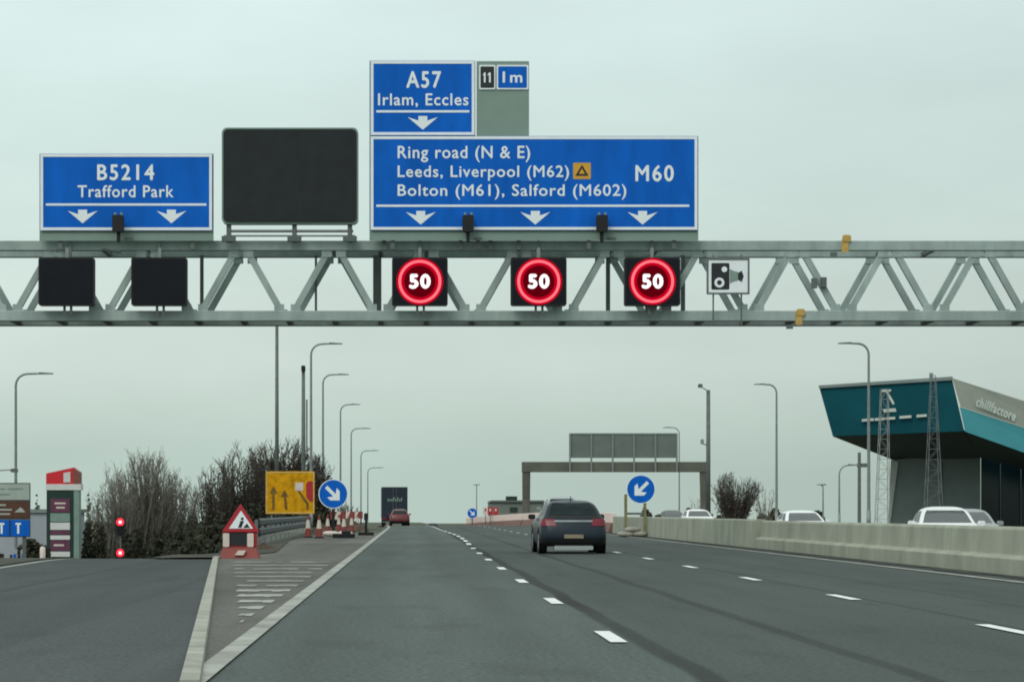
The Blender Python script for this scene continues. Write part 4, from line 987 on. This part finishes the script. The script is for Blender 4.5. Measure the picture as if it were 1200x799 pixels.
# lattice masts in front of it
def mast(label, legs_top, legs_bot, pyt, pyb, d, nb, m, base_py=622):
    xm = sum(legs_bot) / 2
    t = thing('lattice_mast', label, 'mast', (X_(xm, d), d, G(X_(xm, d), d)))
    z0 = G(X_(xm, d), d)
    lx = lambda px: X_(px, d) - X_(xm, d); lz = lambda py: Z_(py, d) - z0
    dep = (legs_bot[1] - legs_bot[0]) * d / FOC
    def pos(s, f, yy):
        a, c = (legs_top[s], legs_bot[s]); px = c + (a - c) * f; wt = dep * ((legs_top[1] - legs_top[0]) / (legs_bot[1] - legs_bot[0]) * f + (1 - f))
        return (lx(px), yy * wt / 2, lz(pyt) * f)
    for s in (0, 1):
        for yy in (-1, 1): MB().tube(pos(s, 0, yy), pos(s, 1, yy), .048, .038, 6).build('leg', m, t)
    for yy in (-1, 1):
        b = MB()
        for k in range(nb):
            f0, f1 = k / nb, (k + 1) / nb
            b.tube(pos(k % 2, f0, yy), pos(1 - k % 2, f1, yy), .02, n=5); b.tube(pos(0, f1, yy), pos(1, f1, yy), .02, n=5)
        b.build('lattice', m, t)
    for s in (0, 1):
        b = MB()
        for k in range(nb): b.tube(pos(s, k / nb, -1 if k % 2 else 1), pos(s, (k + 1) / nb, 1 if k % 2 else -1), .02, n=5)
        b.build('lattice', m, t)
    return t
M['mast'] = mat('pale mast steel', (.27, .30, .285), .6, .2, .1, 1)
M['mast_dark'] = mat('grey mast steel', (.17, .185, .19), .6, .2, .1, 1)
t1 = mast('pale grey lattice mast in front of the left part of the teal building', (1032.5, 1040.5), (1025, 1042), 456, 615, 300, 17, M['mast'])
t2 = mast('slim grey lattice mast in front of the middle of the teal building', (1091, 1096), (1082, 1106), 440, 600, 340, 18, M['mast_dark'])
t = thing('dark_pole', 'short dark pole left of the pale lattice mast', 'pole', (X_(1007, 220), 220, G(X_(1007, 220), 220)))
z0 = G(X_(1007, 220), 220)
MB().tube((0, 0, 0), (0, 0, Z_(530, 220) - z0), .17, .14, 8).build('pole', M['galv_dark'], t); MB().box((.25, 0, Z_(545, 220) - z0), (.9, .2, .35)).build('crossbar', M['galv_dark'], t)

# ------------------------------------------------------------------ left side: signs, totem, signals
d = 100
zb = G(-16.4, d)
t = thing('direction_sign', 'stacked sign with pale, brown and blue panels at the left edge of the photo', 'road sign', (X_(12, d), d, zb))
lx = lambda px: X_(px, d) - X_(12, d); lz = lambda py: Z_(py, d) - zb
K = d / FOC
M['sign_pale'] = mat('pale green grey sign', (.36, .42, .38), .5, 0, .08, 2)
def pan(nm, x0, x1, y0, y1, m, y=0): MB().box(((lx(x0) + lx(x1)) / 2, y, (lz(y0) + lz(y1)) / 2), ((x1 - x0) * K, .05, (y1 - y0) * K)).build(nm, m, t)
pan('panel_frame', -13, 35.5, 565.5, 629, M['galv_dark'], .04)
pan('pale_panel', -12, 34.5, 567, 585.5, M['sign_pale']); pan('brown_panel', -12, 34.5, 587, 606.5, M['sign_brown']); pan('blue_panel', -12, 34.5, 609, 628, M['sign_blue'])
b = MB()
for (x0, x1, y) in ((-8, 6, 572.5), (9, 27, 572.5), (-8, 12, 579)): b.box((lx((x0 + x1) / 2), -.03, lz(y)), ((x1 - x0) * K, .006, 1.8 * K))
b.build('pale_panel_marks', M['backing'], t)
b = MB()
for (x0, x1, y) in ((-8, 7, 591.5), (-8, 14, 597), (-8, 12, 602)): b.box((lx((x0 + x1) / 2), -.03, lz(y)), ((x1 - x0) * K, .006, 1.9 * K))
b.prism([(lx(17), lz(600)), (lx(30), lz(600)), (lx(27), lz(596.5)), (lx(24), lz(594)), (lx(20.5), lz(597))], -.033, -.027)
b.build('brown_panel_marks', M['sign_pale'], t)
b = MB()
for px in (2, 21.5): b.box((lx(px), -.03, lz(619)), (2.4 * K, .006, 12 * K)); b.box((lx(px), -.031, lz(613.5)), (6.5 * K, .008, 2.2 * K))
b.build('blue_panel_marks', M['sign_white'], t)
pan('blue_panel_divider', 11, 12.2, 609, 628, M['sign_black'], -.02)
for px in (-4, 28): MB().box((lx(px), .12, lz(600) / 2), (.14, .12, lz(600))).build('post', M['galv_dark'], t)
t = thing('lamp_bracket', 'small camera on a thin horizontal arm at the left edge above the brown sign', 'camera', (X_(-10, 130), 130, G(-21.5, 130)))
zt = Z_(551.5, 130) - G(-21.5, 130)
MB().tube((0, 0, 0), (0, 0, zt), .07, .06, 8).build('pole', M['galv'], t); MB().tube((0, 0, zt), (1.1, 0, zt + .06), .035).build('arm', M['galv'], t)
MB().rrect((1.2, zt + .02), .36, .2, .07, -.15, .15).build('camera_housing', M['galv_dark'], t)

d = 148; zb = G(-20.8, d)
t = thing('fuel_totem', 'petrol station price totem with a red wedge top, white band and green body', 'totem sign', (X_(73, d), d, zb))
lx = lambda px: X_(px, d) - X_(73, d); lz = lambda py: Z_(py, d) - zb; K = d / FOC
def blk(nm, poly, y0, y1, m): MB().prism([(lx(x), lz(y)) for x, y in poly], y0, y1).build(nm, m, t)
blk('red_top', [(54, 567), (93, 567), (93, 553.5), (86.5, 547.5), (54, 554.5)], 0, .9, M['fuel_red'])
blk('top_end', [(86, 566.5), (93.6, 566.5), (93.4, 553), (86.2, 548)], -.03, .93, mat('totem dull red end', (.20, .07, .05), .5, 0, .2, 1))
blk('white_square', [(74.5, 565), (82.5, 565), (82.5, 552.5), (74.5, 554)], -.04, -.005, M['fuel_white'])
blk('white_band', [(53.5, 574), (95, 574), (95, 567), (53.5, 567)], -.05, .95, M['fuel_white'])
blk('body', [(54.5, 760), (92, 760), (92, 574), (54.5, 574)], .02, .9, M['fuel_green'])
blk('body_end', [(86.5, 760), (92.6, 760), (92.6, 574), (86.5, 574)], .0, .92, M['fuel_teal'])
for y0, y1, m in ((584, 600, 'fuel_purple'), (601, 611, 'fuel_teal'), (612, 620.5, 'fuel_white'), (621.5, 626, 'fuel_purple'), (627, 632, 'fuel_white'), (633, 645, 'fuel_purple'), (646, 652, 'fuel_white')):
    blk('price_panel', [(59, y1), (82, y1), (82, y0), (59, y0)], -.03, .018, M[m])
blk('price_mark', [(64, 590.5), (77, 590.5), (77, 588.5), (64, 588.5)], -.037, -.031, M['plastic_white'])
blk('price_mark', [(66, 595.5), (76, 595.5), (76, 593.5), (66, 593.5)], -.037, -.031, M['plastic_white'])
blk('price_mark', [(63, 639.6), (75, 639.6), (75, 637.4), (63, 637.4)], -.037, -.031, M['plastic_white'])
t = thing('warehouse', 'pale grey warehouse wall behind the petrol totem', 'building', (X_(45, 175), 175, G(-26, 175)))
zt = Z_(600, 175) - G(-26, 175)
MB().box((-4.5, 4, zt / 2), (13.4, 8, zt)).build('wall', M['pale_wall'], t); MB().box((-4.5, 4, zt + .1), (13.8, 8.4, .25)).build('roof', M['galv'], t)
for q in range(3): MB().box((-8 + q * 3.4, -.03, zt * .42), (1.6, .06, 1.4)).build('window', M['bld_glass'], t)

d = 160; zb = G(X_(141, d), d)
t = thing('traffic_light', 'traffic light pole with a high and a low red lit head', 'traffic light', (X_(141, d), d, zb))
lz = lambda py: Z_(py, d) - zb
MB().tube((0, .12, 0), (0, .12, lz(606)), .06, .055, 10).build('pole', M['galv_dark'], t)
for py in (611.5, 647.5):
    zc = lz(py)
    h = MB().rrect((0, zc - .30), .62, 1.15, .1, -.04, .10).build('signal_head', M['black'], t)
    MB().disc((0, zc), .25, -.07, -.041, 24).build('red_lens_and_glow', M['lamp_red_glow'], h); MB().disc((0, zc), .11, -.078, -.071, 16).build('bulb', M['lamp_core'], h)  # lit lens drawn oversized to take in its red glow
    for q in (1, 2): MB().disc((0, zc - .31 * q), .12, -.07, -.041, 20).build('dark_lens', M['lens_off'], h)
    b = MB()
    for q in range(3): b.ring((0, zc - .31 * q), .255 if q == 0 else .14, .275 if q == 0 else .155, -.12, -.042, 16)
    b.build('hood', M['black'], h)

# ------------------------------------------------------------------ trees and shrubs
def twig_tree(name, label, px, pyt, d, w_px, m, seed, shoots=60, twigs=12, cat='tree', base=None, group=None, leaf=None, leaf_n=0, leaf_s=.13, tw=.016, flat=1.0, top=.72):
    """a bare crown: a short trunk that fans into curved shoots ending on an uneven dome, with twigs along each"""
    rnd = random.Random(seed)
    x = X_(px, d); z0 = G(x, d) - .1 if base is None else base
    H = Z_(pyt, d) - z0; Wd = w_px * d / FOC
    t = thing(name, label, cat, (x, d, z0), 0, group)
    tr, fine = MB(), MB(); tips = []
    th0 = H * rnd.uniform(.10, .18)
    tr.tube((0, 0, -.2), (0, 0, th0), .05 * H * .55, .04 * H * .5, 8)
    lob = [(rnd.uniform(-3.1, 3.1), rnd.uniform(.75, 1.1)) for _ in range(5)]
    for k in range(shoots):
        th = math.asin(max(-1, min(1, rnd.uniform(-1, 1)))) * .98; az = rnd.uniform(-1, 1)
        f = (.90 + .08 * math.sin(th * 5 + seed) + rnd.uniform(-.16, .08)) * (1 if rnd.random() < .75 else rnd.uniform(.5, .9))
        end = Vector((math.sin(th) * Wd / 2 * f * flat, az * Wd * .30 * math.cos(th * .6), H * (.48 + .52 * max(0, math.cos(th)) ** .55) * min(1.0, f + .08)))
        st = Vector((rnd.uniform(-.12, .12) * Wd + math.sin(th) * Wd * .05, rnd.uniform(-.06, .06) * Wd, th0 * rnd.uniform(.3, 1.0)))
        mid = st.lerp(end, .45) + Vector((math.sin(th) * Wd * .02, 0, H * rnd.uniform(.02, .10)))
        n = 7; prev = st; r0 = .0085 * H * rnd.uniform(.7, 1.3)
        for i in range(1, n + 1):
            u = i / n
            p = st * (1 - u) ** 2 + mid * 2 * u * (1 - u) + end * u * u + Vector((rnd.gauss(0, .02), rnd.gauss(0, .02), 0)) * H * .25
            ra, rb = max(tw, r0 * (1 - .85 * (i - 1) / n)), max(tw, r0 * (1 - .85 * u))
            (tr if i <= 4 else fine).tube(prev, p, ra, rb, 5 if i <= 4 else 3, cap=False)
            if i >= 3:
                dr = (p - prev).normalized()
                for _ in range(max(1, int(twigs / 5 + rnd.random()))):
                    q = prev.lerp(p, rnd.random()); s_ = Vector((rnd.uniform(-1, 1), rnd.uniform(-1, 1), rnd.uniform(-.2, .9)))
                    d2 = (dr * .8 + s_ * .6).normalized(); ln = H * rnd.uniform(.06, .15) * (1.15 - .5 * u)
                    q2 = q + d2 * ln; fine.tube(q, q2, tw, tw * .75, 3, cap=False); tips.append(q2)
                    for _ in range(2):
                        q3 = q.lerp(q2, rnd.uniform(.3, 1)); s_ = Vector((rnd.uniform(-1, 1), rnd.uniform(-1, 1), rnd.uniform(-.2, 1)))
                        q4 = q3 + (d2 * .8 + s_ * .7).normalized() * ln * rnd.uniform(.4, .7); fine.tube(q3, q4, tw * .8, tw * .55, 3, cap=False)
            tips.append(p); prev = p
    tr.build('trunk', m, t, fix=False)
    fine.build('crown', m, t, fix=False)
    if leaf:
        lb = MB()
        for _ in range(leaf_n):
            c = rnd.choice(tips)
            if c.z > H * rnd.uniform(top - .25, top + .25): c = Vector((c.x, c.y, c.z * rnd.uniform(.3, .8)))
            c = c + Vector((rnd.gauss(0, .3), rnd.gauss(0, .3), rnd.gauss(0, .3))); c.z = max(.1, c.z * rnd.uniform(.4, 1.0))
            a = Vector((rnd.gauss(0, 1), rnd.gauss(0, 1), rnd.gauss(0, 1))).normalized(); u = a.orthogonal().normalized(); v = a.cross(u); s_ = leaf_s * rnd.uniform(.5, 1.3)
            lb.add([c - u * s_, c + v * s_ * .6, c + u * s_, c - v * s_ * .6], [(0, 1, 2, 3)])
        lb.build('foliage', leaf, t, fix=False)
    return t
TG = 'bare trees beyond the slip road'
twig_tree('bare_tree', 'round headed bare tree behind the traffic light, tallest of the pale bare group', 170, 537, 205, 108, M['bark_pale'], 1, 160, 18, group=TG)
twig_tree('bare_tree', 'lower bare tree on the left flank of the pale bare group', 134, 566, 200, 70, M['bark_pale'], 2, 95, 15, group=TG)
twig_tree('bare_tree', 'bare tree on the right flank of the pale bare group', 207, 562, 210, 66, M['bark_pale'], 3, 95, 15, group=TG)
DG = 'dark trees behind the yellow board'
twig_tree('dark_tree', 'dark ivy covered tree left of the triangular roadworks sign', 252, 552, 170, 62, M['bark'], 4, 60, 14, group=DG, leaf=M['leaf_dark'], leaf_n=8000, top=.6)
twig_tree('dark_tree', 'dark tree behind the triangular roadworks sign', 288, 529, 172, 84, M['bark'], 5, 90, 16, group=DG, leaf=M['leaf_dark'], leaf_n=14000)
twig_tree('dark_tree', 'tallest dark tree, right behind the yellow board', 332, 518, 176, 92, M['bark'], 6, 110, 18, group=DG, leaf=M['leaf_brown'], leaf_n=14000)
twig_tree('dark_tree', 'dark tree between the yellow board and the lamp posts', 368, 534, 180, 54, M['bark'], 7, 60, 14, group=DG, leaf=M['leaf_brown'], leaf_n=5000)
twig_tree('bare_shrub', 'brown twiggy shrub right of the blue keep right sign', 406, 590, 185, 36, M['bark'], 8, 40, 10, cat='shrub', base=-.9, leaf=M['leaf_brown'], leaf_n=500)
twig_tree('bare_bush', 'spreading bare bush behind the tall mast on the right', 860, 558, 262, 64, M['bark'], 9, 110, 18, cat='bush', leaf=M['leaf_brown'], leaf_n=350)
twig_tree('bare_bush', 'thin pale bare bush beside the lamp post right of the spreading one', 897, 573, 280, 34, M['bark_pale'], 10, 26, 9, cat='bush', tw=.012)
twig_tree('bare_bush', 'faint low bare bush just left of the tall mast', 818, 583, 300, 28, M['bark_pale'], 12, 22, 9, cat='bush', tw=.012)

def leafy(name, label, cat, x, y, z, sx_, sy_, sz_, n, m, seed, group=None, leaf_s=.16, cone=False, kind=None):
    rnd = random.Random(seed); b = MB()
    for _ in range(n):
        while True:
            u = Vector((rnd.uniform(-1, 1), rnd.uniform(-1, 1), rnd.uniform(0, 1)))
            if cone:
                if math.hypot(u.x, u.y) < (1 - u.z) ** .7 * (.9 + .2 * math.sin(u.z * 40)): break
            else:
                rr = math.sqrt(u.x ** 2 + u.y ** 2 + u.z ** 2) + .13 * math.sin(u.x * 9 + seed) + .10 * math.sin(u.z * 13 + u.y * 7)
                if .35 < rr < 1: break
        c = Vector((u.x * sx_, u.y * sy_, u.z * sz_)); a = Vector((rnd.gauss(0, 1), rnd.gauss(0, 1), rnd.gauss(0, 1))).normalized()
        p = a.orthogonal().normalized(); q = a.cross(p); s_ = leaf_s * rnd.uniform(.5, 1.4)
        b.add([c - p * s_, c + q * s_ * .7, c + p * s_, c - q * s_ * .7], [(0, 1, 2, 3)])
    t = thing(name, label, cat, (x, y, z), 0, group)
    b.build('foliage', m, t, fix=False)
    s2 = MB()
    for k in range(1 if cone else 5):
        s2.tube((rnd.uniform(-.2, .2) * sx_ * (0 if cone else 1), 0, -.2), (rnd.uniform(-.5, .5) * sx_ * (0 if cone else 1), rnd.uniform(-.3, .3) * sy_ * (0 if cone else 1), sz_ * .8), .09, .03, 6)
    s2.build('trunk' if cone else 'stems', M['bark'], t)
    return t
SG = 'dark shrubs below the bare trees'
for k, (px, pyt, d, wpx, lab) in enumerate(((112, 612, 180, 40, 'dark rounded shrub between the petrol totem and the traffic light'), (158, 618, 188, 44, 'dark shrub just right of the traffic light'), (196, 622, 190, 40, 'dark shrub under the right flank of the bare trees'), (228, 606, 172, 46, 'dark shrub left of the ivy covered tree'), (262, 600, 158, 52, 'big dark shrub behind the triangular sign'), (300, 590, 160, 56, 'dark shrub at the foot of the trees left of the yellow board'), (345, 585, 168, 60, 'dark shrub behind the posts of the yellow board'), (384, 600, 176, 36, 'dark shrub behind the blue keep right sign'), (222, 626, 79, 42, 'low dark shrub on the bank left of the triangular sign'), (249, 617, 73, 36, 'low dark shrub on the bank just behind the triangular sign'), (216, 643, 70, 38, 'small dark shrub at the crest of the slip road close to the pale kerb'), (236, 634, 67, 30, 'small dark shrub just left of the triangular sign base'), (192, 634, 86, 44, 'lowest dark shrub at the far edge of the slip road'))):
    x = X_(px, d); z0 = G(x, d) - .2
    leafy('dark_shrub', lab, 'shrub', x, d, z0, wpx / 2 * d / FOC * 1.15, 1.6, Z_(pyt, d) - z0, 5200, M['leaf_dark'] if k % 3 else M['hedge'], 40 + k, SG, .12)
for k, (px, pyt, d, lab) in enumerate(((43.5, 573, 215, 'slim conifer between the brown sign and the petrol totem'), (104, 570, 215, 'slim conifer close to the right side of the petrol totem'), (115.5, 574, 220, 'slim conifer at the left edge of the bare trees'))):
    x = X_(px, d); z0 = G(x, d)
    leafy('slim_conifer', lab, 'conifer', x, d, z0, .55, .55, Z_(pyt, d) - z0, 1500, M['conifer'], 60 + k, 'slim conifers by the petrol station', .14, cone=True)
# hedges: low dark lines behind the opposite carriageway and behind the left sign
def hedge(name, label, x0, x1, y, z0, h, n, m, seed, dep=1.2, leaf_s=.16):
    rnd = random.Random(seed); b = MB()
    for _ in range(n):
        c = Vector((rnd.uniform(x0, x1), y + rnd.uniform(-dep, dep), 0)); hh = h * (.75 + .2 * math.sin(c.x * 1.3 + seed) + .15 * math.sin(c.x * 3.7))
        c.z = z0 + hh * rnd.random() ** .6
        a = Vector((rnd.gauss(0, 1), rnd.gauss(0, 1), rnd.gauss(0, 1))).normalized(); p = a.orthogonal().normalized(); q = a.cross(p); s_ = leaf_s * rnd.uniform(.5, 1.4)
        b.add([c - p * s_, c + q * s_ * .7, c + p * s_, c - q * s_ * .7], [(0, 1, 2, 3)])
    return tag(b.build(name, m, fix=False), label, 'hedge')
hedge('hedge', 'low dark hedge line behind the opposite carriageway right of the far gantry', X_(745, 290), X_(965, 290), 290, G(35, 290), Z_(599, 290) - G(35, 290), 9000, M['hedge'], 3, leaf_s=.28)
hedge('hedge', 'dark hedge beneath the brown and blue sign at the left edge', X_(-30, 118), X_(54, 118), 118, G(-18, 118), Z_(629, 118) - G(-18, 118), 4200, M['leaf_dark'], 5)
for px, lab in ((17.5, 'white marker post under the blue panel at the left edge'), (27, 'white marker post just right of another one below the blue panel')):
    t = thing('marker_post', lab, 'marker post', (X_(px, 108), 108, G(X_(px, 108), 108)))
    MB().rrect((0, .75), .2, 1.5, .05, -.06, .06).build('post', M['pale_wall'], t); MB().box((0, -.065, 1.2), (.12, .01, .2)).build('reflector', M['sign_blue'], t)
t = thing('bollard', 'white bollard at the slip road edge left of the petrol totem', 'bollard', (X_(50, 90), 90, G(X_(50, 90), 90)))
MB().tube((0, 0, 0), (0, 0, .95), .11, .10, 14).build('post', M['plastic_white'], t, smooth=True); MB().tube((0, 0, .95), (0, 0, 1.0), .10, .05, 14).build('cap', M['plastic_white'], t)
car('dark blue car on the lower road under the bare trees', (X_(194, 150), 151, Z_(646, 150) - 1.42), R(100), M['car_blue'], 4.1, 1.75, 1.45, name='car', detail=False)
